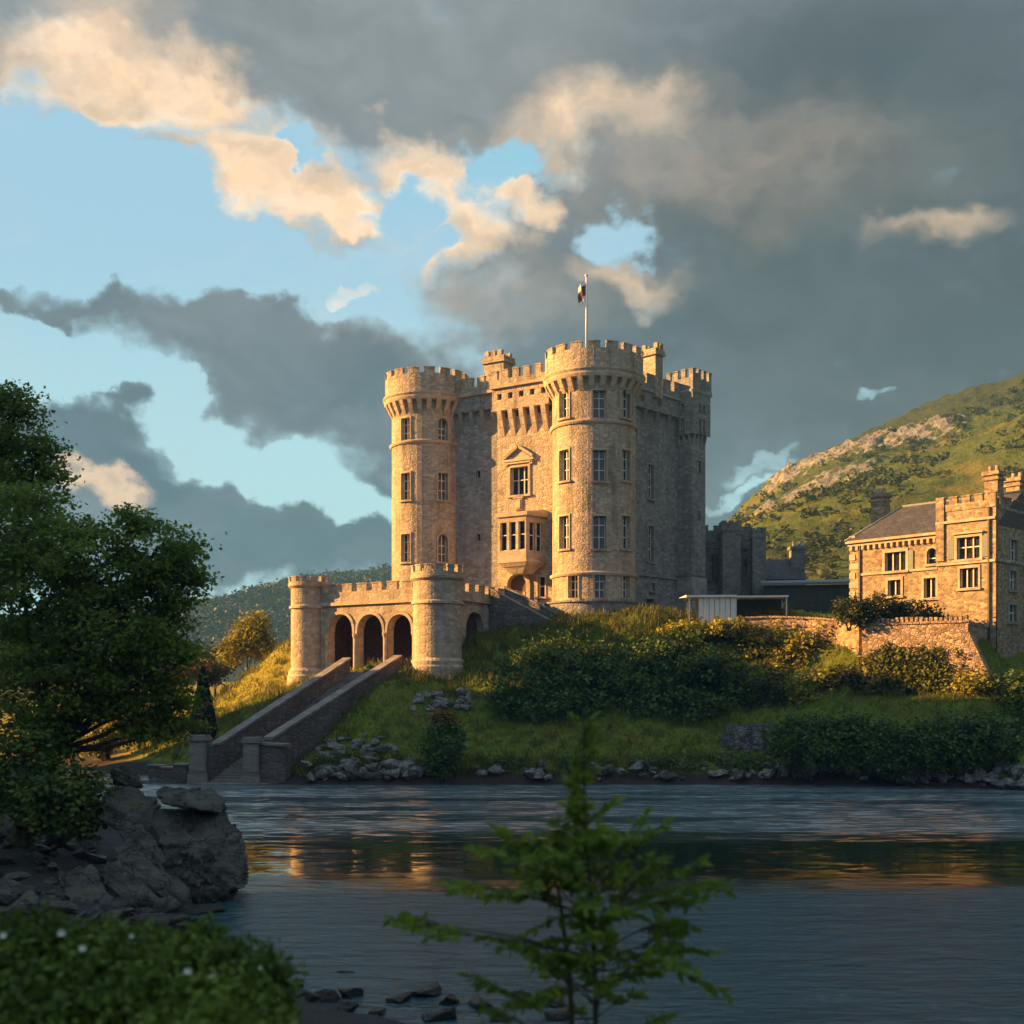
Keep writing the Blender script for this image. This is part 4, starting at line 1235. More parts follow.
for (z0, k0, z1, k1) in ((vt - .05, 1.0, vt + .05, 1.16), (vt + .05, 1.16, vt + .5, 1.18), (vb - .25, 1.08, vb + .05, 1.08), (vb - .7, .85, vb - .25, 1.05), (vb - 1.5, .45, vb - .7, .8)):
    a, b = ring(k0, z0), ring(k1, z1)
    mb.add(a + b, ((0, 1, 5, 4), (1, 2, 6, 5), (2, 3, 7, 6), (3, 0, 4, 7), (4, 5, 6, 7), (3, 2, 1, 0)))
a = ring(1.18, vt + .5); tp = [(*(np.array(q) - BAY.N * 0), vt + 1.0) for q in (BAY.f(ou0 + .3, 0)[:2], BAY.f(ou1 + .8, 0)[:2])]
mb.add(a + tp, ((0, 1, 4), (1, 2, 5, 4), (2, 3, 5)))
ori = mb.build('oriel', [M_TRIM], castle)
for o in fo: front.window('window', ori, o, WM, nm=0, nt=1, surround=0, sill=False)
for o in ro: right.window('window', ori, o, WM, nm=0, nt=1, surround=0, sill=False)

# machicolation in the shaded recess and over the right wall, block parapets
mb = MB()
ur = W_left.uv(463, 420)[0]
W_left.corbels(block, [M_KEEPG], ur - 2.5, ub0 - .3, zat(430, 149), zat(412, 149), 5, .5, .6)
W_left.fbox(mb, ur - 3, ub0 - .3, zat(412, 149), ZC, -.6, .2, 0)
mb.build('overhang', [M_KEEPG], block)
mb = MB()
ra, rb = 3.2, LR - 1.5
W_right.corbels(block, [M_KEEPG], ra, rb, zat(421, 146), zat(408, 146), 6, .5, .65)
W_right.fbox(mb, ra - .3, rb + .5, zat(408, 146), ZC, -.65, .2, 0)
for k in range(3):
    u = ra + 1.5 + k * 3.4
    W_right.fbox(mb, u, u + .7, zat(402, 146), zat(396, 146), -.672, -.64, 1)
mb.build('overhang', [M_KEEPG, M_GLOOM], block)
mb = MB()
T = W_left.out(.85)
T.fbox(mb, 3, ub0 - .3, ZC, ZC + .35, -.12, 1.3, 1); T.parapet(mb, 3, ub0 - .3, ZC + .35, ZC + 1.0, ZC + 2.1, 1.1, .7)
T = HEAD.out(.1)
T.fbox(mb, ub0 - .4, ub1 + .5, ZC, ZC + .35, -.25, 1.6, 1); T.parapet(mb, ub0 - .4, ub1 + .5, ZC + .35, ZC + 1.1, ZC + 2.1, 1.0, .65)
T = W_right.out(.75)
mb.build('battlement', [M_KEEP, M_TRIM], block)
mb = MB()
T = W_right.out(.75)
T.fbox(mb, 3.5, LR - 1.5, ZC, ZC + .35, -.15, 1.3, 1); T.parapet(mb, 3.5, LR - 1.5, ZC + .35, ZC + 1.0, ZC + 2.1, 1.1, .7)
for WB, L in ((W_b1, LL), (W_b2, LR)): WB.parapet(mb, 0, L, ZC, ZC + 1.0, ZC + 2.1, 1.1, .7)
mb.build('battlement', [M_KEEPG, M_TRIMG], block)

# square turret on the far right corner
TROT = math.atan2(NR[1], NR[0]) + math.pi / 4
def octagon(c, r): return [(c[0] + r * math.cos(TROT + k * math.pi / 2), c[1] + r * math.sin(TROT + k * math.pi / 2)) for k in range(4)]
def oct_ring(mb, c, r0, z0, r1, z1, mat=0, cap=False):
    a = [(*q, z0) for q in octagon(c, r0)]; b = [(*q, z1) for q in octagon(c, r1)]
    mb.add(a + b, [(k, (k + 1) % 4, 4 + (k + 1) % 4, 4 + k) for k in range(4)] + ([tuple(range(4, 8)), tuple(range(3, -1, -1))] if cap else []), mat)
def oct_faces(c, r):
    o = octagon(c, r)
    return [Surf(O=o[k], U=np.array(o[(k + 1) % 4]) - np.array(o[k]), N=np.array([math.cos(TROT + (k + .5) * math.pi / 2), math.sin(TROT + (k + .5) * math.pi / 2)])) for k in range(4)], np.linalg.norm(np.array(o[1]) - np.array(o[0]))
TC = np.array([22.5, 152.6])
fs, fl = oct_faces(TC, 2.1)
mb = MB()
wins = []
zo0 = zat(438, 150.5)
for k, s in enumerate(fs):
    ops = []
    facing = s.N[1] < -0.5
    if facing and s.N[0] > 0:
        c = fl / 2
        ops = [(c - .32, c + .32, zat(520, 151), zat(510, 151), .5, None), (c - .45, c + .45, zat(472, 151), zat(460, 151), .5, None)]
        wins += [(s, q) for q in ops]
    s.skin(mb, 0, fl, 12, zo0, ops)
fs2, fl2 = oct_faces(TC, 2.75)
for k, s in enumerate(fs2):
    ops = []
    if s.N[1] < -0.5:
        c = fl2 / 2
        for z0, z1 in ((zat(433, 150), zat(417, 150)), (zat(411, 150), zat(402, 150))):
            ops += [(c - .72, c - .14, z0, z1, .5, None), (c + .14, c + .72, z0, z1, .5, None)]
        wins += [(s, q) for q in ops]
    s.skin(mb, 0, fl2, zo0 + .9, zat(392, 150), ops)
oct_ring(mb, TC, 2.1, zo0 + .5, 2.75, zo0 + .9)
for k in range(4):
    for t in (.1, .37, .63, .9):
        s = fs[k]
        s.fbox(mb, fl * t - .13, fl * t + .13, zo0 - .9, zo0 + .8, -.44, .1, 1, d0b=-.04)
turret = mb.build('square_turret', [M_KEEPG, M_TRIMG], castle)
for s, q in wins: s.window('window', turret, q, WMG, nm=0, nt=0, surround=.1, sill=False)
mb = MB()
for (r0, z0, r1, z1) in ((2.75, zat(393, 150), 3.0, zat(391, 150)), (3.0, zat(391, 150), 3.0, zat(389, 150))):
    oct_ring(mb, TC, r0, z0, r1, z1, 0, True)
zst = zat(575, 151)
mb.build('string_course', [M_TRIMG], turret); mb = MB()
oct_ring(mb, TC, 2.15, zst - .3, 2.4, zst, 0, True); oct_ring(mb, TC, 2.3, 12, 2.3, zst - .3)
mb.build('string_course', [M_TRIMG], turret)
mb = MB()
fs3, fl3 = oct_faces(TC, 2.9)
for s in fs3: s.parapet(mb, 0.02, fl3 - .02, zat(389, 150), zat(377, 150), zat(369, 150), .75, .55, .4)
oct_ring(mb, TC, 2.4, zat(384, 150) - .1, 2.4, zat(384, 150), 0, True)
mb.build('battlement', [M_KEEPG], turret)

# roof-top chimney turrets
def stack(px, Y, w, d, py_top, zb, nm, U=UL, mat=M_KEEP):
    c = ((px - 512) / F * Y, Y)
    mb = MB()
    zt = zat(py_top, Y)
    mb.box(c, U, w / 2, d / 2, zb, zt - 1.5); mb.box(c, U, w / 2 + .25, d / 2 + .25, zt - 1.5, zt - 1.1); mb.box(c, U, w / 2 + .18, d / 2 + .18, zt - 1.1, zt - .7)
    for i in range(nm):
        for sy in (-1, 1):
            o = (i + .5) / nm * 2 - 1
            q = np.array(c) + np.array(U) * o * (w / 2) + np.array((-U[1], U[0])) * sy * (d / 2 - .1)
            mb.box(q, U, w / 2 / nm * .6, .28, zt - .71, zt)
    return mb.build('chimney', [mat], castle)
stack(498.5, 152, 2.9, 2.2, 353, ZC - .5, 3)
stack(652.5, 148, 1.5, 2.0, 345, ZC - .5, 2, UR, M_KEEP)
# flag
fpx = 586.5
fp_ = P(fpx, 340, 140.3)
mb = MB()
zt = zat(277, 140.3)
mb.tube([(fp_[0], 140.3, 46.4), (fp_[0], 140.3, zt)], [.17, .11], 8)
mb.lathe((fp_[0], 140.3), [(.0, zt - .02), (.2, zt + .1), (.2, zt + .25), (0, zt + .4)], 8)
pole = mb.build('flagpole', [M_POST], castle)
mb = MB()
n = 9
rows = []
for j in range(n):
    v = j / (n - 1)
    r = []
    for i in range(7):
        t = i / 6
        r.append((fp_[0] - .1 - .9 * t ** .9 * (1 - .25 * v) + .12 * math.sin(9 * t + 3 * v), 140.25 + .25 * math.sin(7 * t + v * 4) * (t + .1), zt - .25 - 2.5 * v - 1.0 * t ** 1.3))
    rows.append(r)
vs = [p for r in rows for p in r]
for j in range(n - 1):
    for i in range(6):
        mb.add([rows[j][i], rows[j][i + 1], rows[j + 1][i + 1], rows[j + 1][i]], ((0, 1, 2, 3),), 0 if 2 <= j <= 5 else 1, True)
mb.build('flag', [M_FLAGB, M_FLAGW], pole)

# ================================================================ gatehouse arcade
G1 = np.array([(308.5 - 512) / F * 137, 137.0]); G2 = np.array([(437.5 - 512) / F * 128, 128.0])
gate = thing('gatehouse', 'low battlemented gatehouse with three open arches between two round towers', 'gatehouse', (G2[0] - 7, 134, 10))


def gate_tower(C, R, zb, zs, zk, zp, zm, nm):
    mb = MB()
    S = Surf(C=C, R=R)
    S.skin(mb, -math.pi * R, math.pi * R, zb - 3, zk)
    mb.lathe(C, [(R + .45, zb - 2), (R + .45, zb + .5), (R + .3, zb + .7), (R + .3, zb + 1.1), (R - .05, zb + 1.5)], 40, smooth=False)
    t = mb.build('round_tower', [M_GATE], gate)
    mb = MB()
    mb.lathe(C, [(R - .05, zs - .3), (R + .2, zs - .2), (R + .2, zs + .05), (R - .05, zs + .2)], 40, smooth=False)
    mb.lathe(C, [(R - .05, zk - .35), (R + .3, zk - .05), (R + .34, zk + .2), (R - .4, zk + .22)], 40, smooth=False)
    mb.build('string_course', [M_TRIM], t)
    mb = MB()
    T = S.out(.25)
    T.parapet(mb, -math.pi * T.R, math.pi * T.R, zk + .2, zp, zm, .8, .5, .35, closed=True)
    mb.disc(C, R + .1, zk + .1)
    mb.build('battlement', [M_GATE], t)
gate_tower(G1, 1.98, 9.6, zat(606, 135), zat(585, 135), zat(581, 135), zat(577, 135), 10)
gate_tower(G2, 2.6, 10.4, zat(601, 125.5), zat(577, 125.5), zat(571, 125.5), zat(565, 125.5), 12)
GU = (G2 - G1) / np.linalg.norm(G2 - G1); GL = np.linalg.norm(G2 - G1)
GN = np.array([GU[1], -GU[0]])
FR = Surf(O=G1 - GN * -0.2, U=GU, N=GN)
aops = []
for (a, b) in ((328.5, 353), (357.5, 383), (387.5, 412)):
    ua, va = FR.uv(a, 615); ub, vb_ = FR.uv(b, 613.5)
    aops.append((ua, ub, 9.5, (va + vb_) / 2, 1.1, 'point'))
zc_g = zat(604, 132)
mb = MB()
FR.skin(mb, 1.0, GL - 1.0, 8, zc_g, aops)
IN = FR.out(-1.1)
IN.skin(mb, 1.0, GL - 1.0, 8, zc_g, [(a, b, c, d, .02, k) for a, b, c, d, _, k in aops])
# vaulted passage behind: back wall, ceiling and floor
BK = FR.out(-6.5)
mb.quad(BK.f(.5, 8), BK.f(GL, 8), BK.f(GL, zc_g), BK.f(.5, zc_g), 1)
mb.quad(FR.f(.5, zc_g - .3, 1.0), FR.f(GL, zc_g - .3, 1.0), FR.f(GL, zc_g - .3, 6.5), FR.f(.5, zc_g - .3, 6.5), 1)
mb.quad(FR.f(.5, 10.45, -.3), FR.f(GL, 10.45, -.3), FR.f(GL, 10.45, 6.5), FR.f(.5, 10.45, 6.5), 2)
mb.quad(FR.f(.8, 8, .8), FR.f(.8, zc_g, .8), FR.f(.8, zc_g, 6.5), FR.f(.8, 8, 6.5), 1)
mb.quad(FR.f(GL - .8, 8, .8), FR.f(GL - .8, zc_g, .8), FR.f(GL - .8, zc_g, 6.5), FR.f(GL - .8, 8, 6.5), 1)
arc = mb.build('arcade', [M_GATE, M_GLOOM, M_COPE], gate)
mb = MB()
for o in aops:
    spring = o[3] - (o[1] - o[0]) / 2 * 1.25
    cur = FR.curve(o[0], o[1], spring, o[3], 'point')
    c, w = (o[0] + o[1]) / 2, (o[1] - o[0]) / 2
    for (a0, b0), (a1, b1) in zip(cur, cur[1:]):
        k = 1 + .28 / w
        q0 = (c + (a0 - c) * k, spring + (b0 - spring) * k); q1 = (c + (a1 - c) * k, spring + (b1 - spring) * k)
        g = FR.f
        mb.add((g(a0, b0, -.14), g(a1, b1, -.14), g(*q1, -.14), g(*q0, -.14), g(a0, b0, .1), g(a1, b1, .1), g(*q1, .1), g(*q0, .1)), ((0, 1, 2, 3), (0, 4, 5, 1), (3, 2, 6, 7)))
for u in [aops[0][0] - .3] + [(aops[i][1] + aops[i + 1][0]) / 2 for i in range(2)] + [aops[2][1] + .3]:
    c = np.array(FR.f(u, 0, .0)[:2])
    sp = aops[1][3] - (aops[1][1] - aops[1][0]) / 2 * 1.25
    mb.lathe(c, [(.34, 10.3), (.34, 10.8), (.22, 11.0), (.20, sp - .45), (.26, sp - .35), (.36, sp - .05), (.36, sp + .1), (.1, sp + .12)], 12, smooth=False)
mb.build('arch_moulding', [M_TRIM], arc)
mb = MB()
FR.fbox(mb, .8, GL - .8, zc_g, zc_g + .35, -.3, 1.3, 1)
T = FR.out(.12)
T.parapet(mb, 1.0, GL - 1.0, zc_g + .35, zc_g + 1.5, zc_g + 2.3, 1.25, .75, .5)
BK.parapet(mb, 0.3, GL, zc_g + .0, zc_g + 1.5, zc_g + 2.3, 1.25, .75, .5)
mb.quad(FR.f(.5, zc_g + .3, .9), FR.f(GL, zc_g + .3, .9), FR.f(GL, zc_g + .3, 7), FR.f(.5, zc_g + .3, 7))
mb.build('battlement', [M_GATE, M_TRIM], gate)
# flank wall running back to the keep
FU = np.array([.507, .862])
FL = Surf(O=G2 + np.array([.2, 0]), U=FU, N=(FU[1], -FU[0]))
fu0, fv1 = FL.uv(466, 612); fu1, _ = FL.uv(484, 612)
fop = (fu0, fu1, 8.5, (fv1 + FL.uv(484, 612)[1]) / 2, .9, 'point')
mb = MB()
FL.skin(mb, 1, 19.5, 8, 18.3, [fop])
F2 = FL.out(-1.0)
mb.quad(FL.f(fop[0] - .5, 8, .95), FL.f(fop[1] + .5, 8, .95), FL.f(fop[1] + .5, 18, .95), FL.f(fop[0] - .5, 18, .95), 1)
FL.fbox(mb, 1, 19.5, 18.3, 18.65, -.3, .8, 0)
FL.out(.1).parapet(mb, 1.5, 19.5, 18.65, 19.4, 20.2, 1.25, .75, .5)
# terrace floor between the flank and the keep
mb.quad(FL.f(1, 18.2, .3), FL.f(19.5, 18.2, .3), FL.f(19.5, 18.2, 14), FL.f(1, 18.2, 14))
mb.build('flank_wall', [M_GATE, M_GLOOM], gate)

# outside stair from the terrace down past the keep
st2 = thing('garden_stair', 'small dark flight of stone steps between gatehouse terrace and the keep', 'staircase', (1.5, 137, 14))
def slope_wall(mb, a, b, th, zb, cope=.18, mat=0, cmat=1):
    a, b = np.array(a, float), np.array(b, float)
    d = (b - a)[:2]; d /= np.linalg.norm(d)
    n = np.array([-d[1], d[0]]) * th / 2
    def pt(p, s, z, k=1.0): return (p[0] + n[0] * s * k, p[1] + n[1] * s * k, z)
    mb.hexa([pt(a, -1, zb), pt(b, -1, zb), pt(b, 1, zb), pt(a, 1, zb), pt(a, -1, a[2] - cope), pt(b, -1, b[2] - cope), pt(b, 1, b[2] - cope), pt(a, 1, a[2] - cope)], mat)
    mb.hexa([pt(a, -1, a[2] - cope, 1.35), pt(b, -1, b[2] - cope, 1.35), pt(b, 1, b[2] - cope, 1.35), pt(a, 1, a[2] - cope, 1.35), pt(a, -1, a[2], 1.35), pt(b, -1, b[2], 1.35), pt(b, 1, b[2], 1.35), pt(a, 1, a[2], 1.35)], cmat)
a1, b1 = P(491, 588, 136.6), P(551, 620, 133.0)
a2, b2 = P(505, 586, 139.5), P(563, 616, 136.2)
for a, b in ((a1, b1), (a2, b2)):
    mb = MB(); slope_wall(mb, a, b, .45, 12); mb.build('parapet', [M_STAIR, M_COPE], st2)
mb = MB()
n = 18
for i in range(n):
    t0, t1 = i / n, (i + 1) / n
    q = [a1 + (b1 - a1) * t0, a1 + (b1 - a1) * t1, a2 + (b2 - a2) * t1, a2 + (b2 - a2) * t0]
    z = a1[2] - 1.1 + (b1[2] - a1[2]) * t0
    mb.hexa([(p[0], p[1], 12) for p in q] + [(p[0], p[1], z) for p in q])
mb.build('steps', [M_COPE], st2)

# ================================================================ the long stair up from the water
stair = thing('stone_staircase', 'long stone staircase with solid parapets rising from the water to the arches', 'staircase', (-22, 112, 0))
L0 = np.array([-26.6, 106.0]); R0 = np.array([-22.2, 105.2])
L1 = np.array([(350 - 512) / F * 131, 131.0]); R1 = np.array([(393 - 512) / F * 129, 129.0])
zb_, zt_ = 0.15, 10.45
n = 46
mb = MB()
for i in range(n):
    t0, t1 = i / n, (i + 1) / n
    z = zb_ + (zt_ - zb_) * t1
    q = [L0 + (L1 - L0) * t0, R0 + (R1 - R0) * t0, R0 + (R1 - R0) * t1, L0 + (L1 - L0) * t1]
    mb.hexa([(p[0], p[1], z - 2.2) for p in q] + [(p[0], p[1], z) for p in q])
mb.box((-24.4, 105.0), (1, -.1), 3.2, 1.0, -1.0, .14)
mb.build('steps', [M_COPE], stair)
la, lb = P(215, 743, 107.5), P(347, 657.5, 130.5)
ra, rb = P(268, 737, 106.4), P(398, 655, 128.3)
for a, b in ((la, lb), (ra, rb)):
    mb = MB()
    k = 7
    for i in range(k):
        p, q = a + (b - a) * i / k, a + (b - a) * (i + 1) / k
        slope_wall(mb, p, q, .75, min(p[2], q[2]) - 5.2 + .01 * i, .22)
    mb.build('parapet', [M_STAIR, M_COPE], stair)
def pillar(px, Y, w, py_top, zb, parent):
    x = (px - 512) / F * Y
    zt = zat(py_top, Y)
    mb = MB()
    mb.box((x, Y), (1, 0), w / 2, w / 2, zb, zt - .5); mb.box((x, Y), (1, 0), w / 2 + .12, w / 2 + .12, zb, zb + 1.5)
    mb.box((x, Y), (1, 0), w / 2 + .18, w / 2 + .18, zt - .5, zt - .2); mb.box((x, Y), (1, 0), w / 2 + .05, w / 2 + .05, zt - .2, zt)
    # sunk face panel border
    mb.box((x, Y - w / 2 - .03), (1, 0), w / 2 - .12, .04, zb + 1.7, zt - .7)
    mb.build('pillar', [M_COPE], parent)
pillar(199.5, 106.4, 1.5, 735, -.6, stair)
pillar(252.5, 105.6, 1.35, 737, -.6, stair)
mb = MB()
q0, q1 = P(256, 741, 106.3), P(288, 744, 105.9)
slope_wall(mb, q0, q1, 1.4, -.8, .22)
mb.build('pier_wall', [M_STAIR, M_COPE], stair)
mb = MB()
slope_wall(mb, P(207, 744, 106.3), P(216, 742, 107.6), .8, -.8, .2)
mb.build('pier_wall', [M_STAIR, M_COPE], stair)

# low waterside wall beyond the stair foot
lw = thing('quay_wall', 'low dark quay wall at the water left of the staircase foot', 'wall', (-31, 112, 0))
mb = MB()
for i, (pa, pb, pt) in enumerate(((152, 166, 764), (165, 178, 766), (177, 190, 763))):
    a, b = P(pa, pt, 113 - i * 1.6), P(pb, pt + 1, 112 - i * 1.6)
    slope_wall(mb, a, b, .9, -1, .15)
mb.build('wall', [M_STAIR, M_COPE], lw)

# ================================================================ house on the right
HU = np.array([11.3, -12.0]); HL_ = np.linalg.norm(HU); HU = HU / HL_
HN = np.array([HU[1], -HU[0]])
H0 = np.array([(850 - 512) / F * 130, 130.0])
HF = Surf(O=H0, U=HU, N=HN)
house = thing('manor_house', 'golden stone manor house with slate roof and crenellated bay', 'house', (44, 130, 14))
HLEN = HF.uv(999, 560)[0]
def hop(S, px0, px1, py0, py1, kind=None, d=.4):
    ua, va = S.uv(px0, py1); ub, vb = S.uv(px1, py0)
    return (ua, ub, (va + S.uv(px1, py1)[1]) / 2, (vb + S.uv(px0, py0)[1]) / 2, d, kind)
ze = (HF.uv(850, 540)[1] + HF.uv(937, 535.5)[1]) / 2
ub_ = HF.uv(938, 560)[0]
ho = [hop(HF, 885, 906, 552, 571), hop(HF, 927, 937, 548, 564, 'arch'), hop(HF, 888, 901, 580, 596), hop(HF, 924, 936, 578, 598)]
mb = MB()
HF.skin(mb, 0, ub_ + .4, 11, ze, ho)
HBAY = HF.out(.9)
bu0 = HBAY.uv(938, 560)[0]; bu1 = HBAY.uv(988, 560)[0]
zpb = zat(512, 121)
bo = [hop(HBAY, 957, 980, 537, 559), hop(HBAY, 960, 978.5, 568, 588)]
HBAY.skin(mb, bu0, bu1 + .8, 10, zpb, bo)
mb.quad(HBAY.f(bu0, 10), HBAY.f(bu0, zpb), HBAY.f(bu0, zpb, 3), HBAY.f(bu0, 10, 3))
HB = 9.5
HSU = -HN
corner = np.array(HF.f(HLEN, 0)[:2])
HS = Surf(O=corner + HN * .4, U=HSU, N=HU)
hs_o = [hop(HS, 1010, 1017, 540, 562), hop(HS, 1009, 1016, 571, 590), hop(HS, 1008, 1016, 605, 622)]
HS.skin(mb, 0, 14, 8, zat(513, 121), hs_o)
HS.fbox(mb, -0.0, 14, zat(564, 120), zat(561, 120), -.22, .1, 1)
lbk = Surf(O=np.array(HF.f(0, 0, HB)[:2]), U=HN, N=-HU); lbk.skin(mb, 0, HB, 11, ze)
bkk = Surf(O=np.array(HF.f(HLEN, 0, HB)[:2]), U=-HU, N=-HN); bkk.skin(mb, 0, HLEN, 11, ze)
hw = mb.build('wall', [M_HOUSE, M_TRIM], house)
HMAT = [M_TRIM, M_BAR, M_GLASS]
HF.window('window', hw, ho[0], HMAT, nm=2, nt=0, surround=.25, hood=False)
HF.window('window', hw, ho[1], HMAT, nm=0, nt=1, surround=.2)
HF.window('window', hw, ho[2], HMAT, nm=1, nt=0, surround=.25)
HF.window('window', hw, ho[3], HMAT, nm=1, nt=0, surround=.25)
HBAY.window('window', hw, bo[0], HMAT, nm=2, nt=1, surround=.25, hood=True)
HBAY.window('window', hw, bo[1], HMAT, nm=2, nt=0, surround=.2)
for o in hs_o: HS.window('window', hw, o, [M_TRIMG, M_BAR, M_GLASS], nm=1, nt=1, surround=.2)
# grey shutters folded back beside the upper windows
M_SHUT = plain('grey green shutter', (0.13, 0.14, 0.12), .6, .15)
mb = MB(); HF.fbox(mb, ho[0][1] + .27, ho[0][1] + .85, ho[0][2], ho[0][3], -.12, .02); mb.build('shutter', [M_SHUT], house)
for (a, b) in ((bo[0][0] - .95, bo[0][0] - .27), (bo[0][1] + .27, bo[0][1] + .95)):
    mb = MB(); HBAY.fbox(mb, a, b, bo[0][2] + .1, bo[0][3], -.12, .02); mb.build('shutter', [M_SHUT], house)
mb = MB()
HF.fbox(mb, -.15, ub_, ze - .5, ze - .2, -.22, .1); HF.fbox(mb, -.3, ub_, ze - .2, ze + .1, -.5, .1)
zs_ = (HF.uv(862, 574)[1] + HF.uv(937, 569)[1]) / 2
HF.fbox(mb, 1.4, ub_, zs_ - .12, zs_ + .12, -.16, .1)
HBAY.fbox(mb, bu0 - .1, bu1 + .8, zat(564.5, 120), zat(562, 120), -.2, .1)
HBAY.fbox(mb, bu0 - .15, bu1 + .8, zat(526, 121) + .2, zat(526, 121) + .45, -.25, .1)
for k in range(11):                        # quoins up the left corner
    z = 14.5 + k * 1.0
    HF.fbox(mb, -.06, 1.05 if k % 2 else .65, z, z + .62, -.08, .1)
for k in range(15):                        # eaves brackets
    u = .3 + k * (ub_ - .6) / 14
    HF.fbox(mb, u - .12, u + .12, ze - .95, ze - .5, -.3, .1)
mb.build('stone_dressing', [M_TRIM], house)
mb = MB()
HF.fbox(mb, 1.12, 1.3, 14, ze - .5, -.2, -.04); mb.build('downpipe', [M_DARKBAR], house); mb = MB(); HBAY.fbox(mb, bu1 + .05, bu1 + .22, 13, zpb, -.22, -.05)
mb.build('downpipe', [M_DARKBAR], house)
mb = MB()
T = HBAY.out(.08)
T.parapet(mb, bu0 - .1, bu1 + .8, zpb, zpb + .7, zpb + 1.35, .8, .5, .4)
pu = bu0 - .15
HBAY.fbox(mb, pu, pu + .85, zat(562, 122), zpb + 1.5, -.2, .4)
Surf(O=HS.O + HU * .1, U=HS.U, N=HU).parapet(mb, .5, 14, zat(513, 121), zat(508, 121), zat(502, 121), .9, .6, .4)
mb.build('battlement', [M_HOUSE], house)
# hipped slate roof
zr = zat(505, 129.5)
e = .55
ev = [HF.f(-.3, ze + .1, -e), HF.f(HLEN, ze + .1, -e), HF.f(HLEN, ze + .1, HB + e), HF.f(-.3, ze + .1, HB + e)]
rg = [HF.f(3.6, zr, HB / 2), HF.f(HLEN + .2, zr, HB / 2)]
mb = MB()
mb.add([ev[0], ev[1], rg[1], rg[0]], ((0, 1, 2, 3),)); mb.add([ev[2], ev[3], rg[0], rg[1]], ((0, 1, 2, 3),)); mb.add([ev[3], ev[0], rg[0]], ((0, 1, 2),)); mb.add([ev[1], ev[2], rg[1]], ((0, 1, 2),))
mb.tube([rg[0], rg[1]], [.16, .16], 6, 1); mb.tube([ev[0], rg[0]], [.13, .13], 6, 1)
mb.build('roof', [M_SLATE, M_LEAD], house)
def house_stack(px, Y, w, d, py_top, zb, n, name='chimney', mat=M_HOUSE):
    c = ((px - 512) / F * Y, Y); zt = zat(py_top, Y)
    mb = MB()
    mb.box(c, HU, w / 2, d / 2, zb, zt - 1.0); mb.box(c, HU, w / 2 + .16, d / 2 + .16, zt - 1.5, zt - 1.25); mb.box(c, HU, w / 2 + .2, d / 2 + .2, zt - 1.0, zt - .6)
    for i in range(n):
        q = np.array(c) + HU * ((i + .5) / n * 2 - 1) * w / 2
        mb.lathe(q, [(.24, zt - .62), (.2, zt), (.14, zt), (.12, zt - .3)], 10)
    mb.build(name, [mat], house)
house_stack(880.5, 134.5, 1.5, 1.5, 489, ze, 2)
house_stack(994, 119.5, 1.35, 1.35, 466, 12.5, 2)
house_stack(1017, 124, 1.4, 2.0, 473, zat(520, 121), 2)

# ================================================================ buildings between castle and house
rng_ = thing('castle_range', 'grey shaded service range with square battlemented turrets behind the white marquee', 'building', (29, 158, 16))
R_0 = P(700, 0, 158)[:2]; R_1 = P(766, 0, 160)[:2]
RS = Surf(O=R_0, U=R_1 - R_0); RL = np.linalg.norm(R_1 - R_0)
ro_ = [hop(RS, 710, 713.5, 555, 580), hop(RS, 714.5, 718, 555, 580), hop(RS, 742, 747, 558, 574), hop(RS, 755.5, 758.5, 556, 576)]
mb = MB()
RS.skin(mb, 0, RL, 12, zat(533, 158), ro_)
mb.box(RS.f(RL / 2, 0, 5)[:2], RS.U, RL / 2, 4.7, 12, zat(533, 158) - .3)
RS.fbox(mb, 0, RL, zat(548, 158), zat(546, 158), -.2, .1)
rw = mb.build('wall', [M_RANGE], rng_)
for o in ro_: RS.window('window', rw, o, [M_RANGE, M_DARKBAR, M_GLASS], nm=0, nt=1, surround=.15)
mb = MB()
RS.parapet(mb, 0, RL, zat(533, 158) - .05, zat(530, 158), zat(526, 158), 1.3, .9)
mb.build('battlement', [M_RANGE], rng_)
def sq_turret(px0, px1, py_top, Y, n):
    mb = MB()
    x0, x1 = (px0 - 512) / F * Y, (px1 - 512) / F * Y
    c = ((x0 + x1) / 2, Y + .8); w = (x1 - x0) / 2
    zt = zat(py_top, Y)
    mb.box(c, (1, 0), w, w, 12, zt - 1.0); mb.box(c, (1, 0), w + .15, w + .15, zt - 1.3, zt - .7)
    for sx in (-1, 0, 1):
        for sy in (-1, 0, 1):
            if sx or sy: mb.box((c[0] + sx * w * .85, c[1] + sy * w * .85), (1, 0), w * .27, w * .27, zt - .71, zt)
    mb.build('square_turret', [M_RANGE], rng_)
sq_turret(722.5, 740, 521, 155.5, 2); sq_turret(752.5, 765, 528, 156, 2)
cott = thing('slate_cottage', 'small slate roofed cottage with one chimney behind the dark flat shed', 'cottage', (36, 162, 16))
mb = MB()
c0_, c1_ = P(762, 0, 163), P(806, 0, 163)
CS = Surf(O=c0_[:2], U=(c1_ - c0_)[:2]); CLn = (c1_ - c0_)[0]
ze2, zr2 = zat(578, 163), zat(556, 163)
CS.skin(mb, -2, CLn, 12, ze2); mb.quad(CS.f(CLn, 12), CS.f(CLn, ze2), CS.f(CLn, ze2, 8), CS.f(CLn, 12, 8))
mb.add([CS.f(CLn, ze2), CS.f(CLn, ze2, 8), CS.f(CLn, zr2, 4)], ((0, 1, 2),))
mb.build('wall', [M_RANGE], cott)
mb = MB()
for (d0, d1) in ((-.4, 4), (8.4, 4)):
    mb.quad(CS.f(-2, ze2 - .2, d0), CS.f(CLn + .3, ze2 - .2, d0), CS.f(CLn + .3 - (1.2), zr2, d1), CS.f(-2, zr2, d1))
mb.build('roof', [M_SLATE], cott)
mb = MB()
q = P(797, 0, 166)
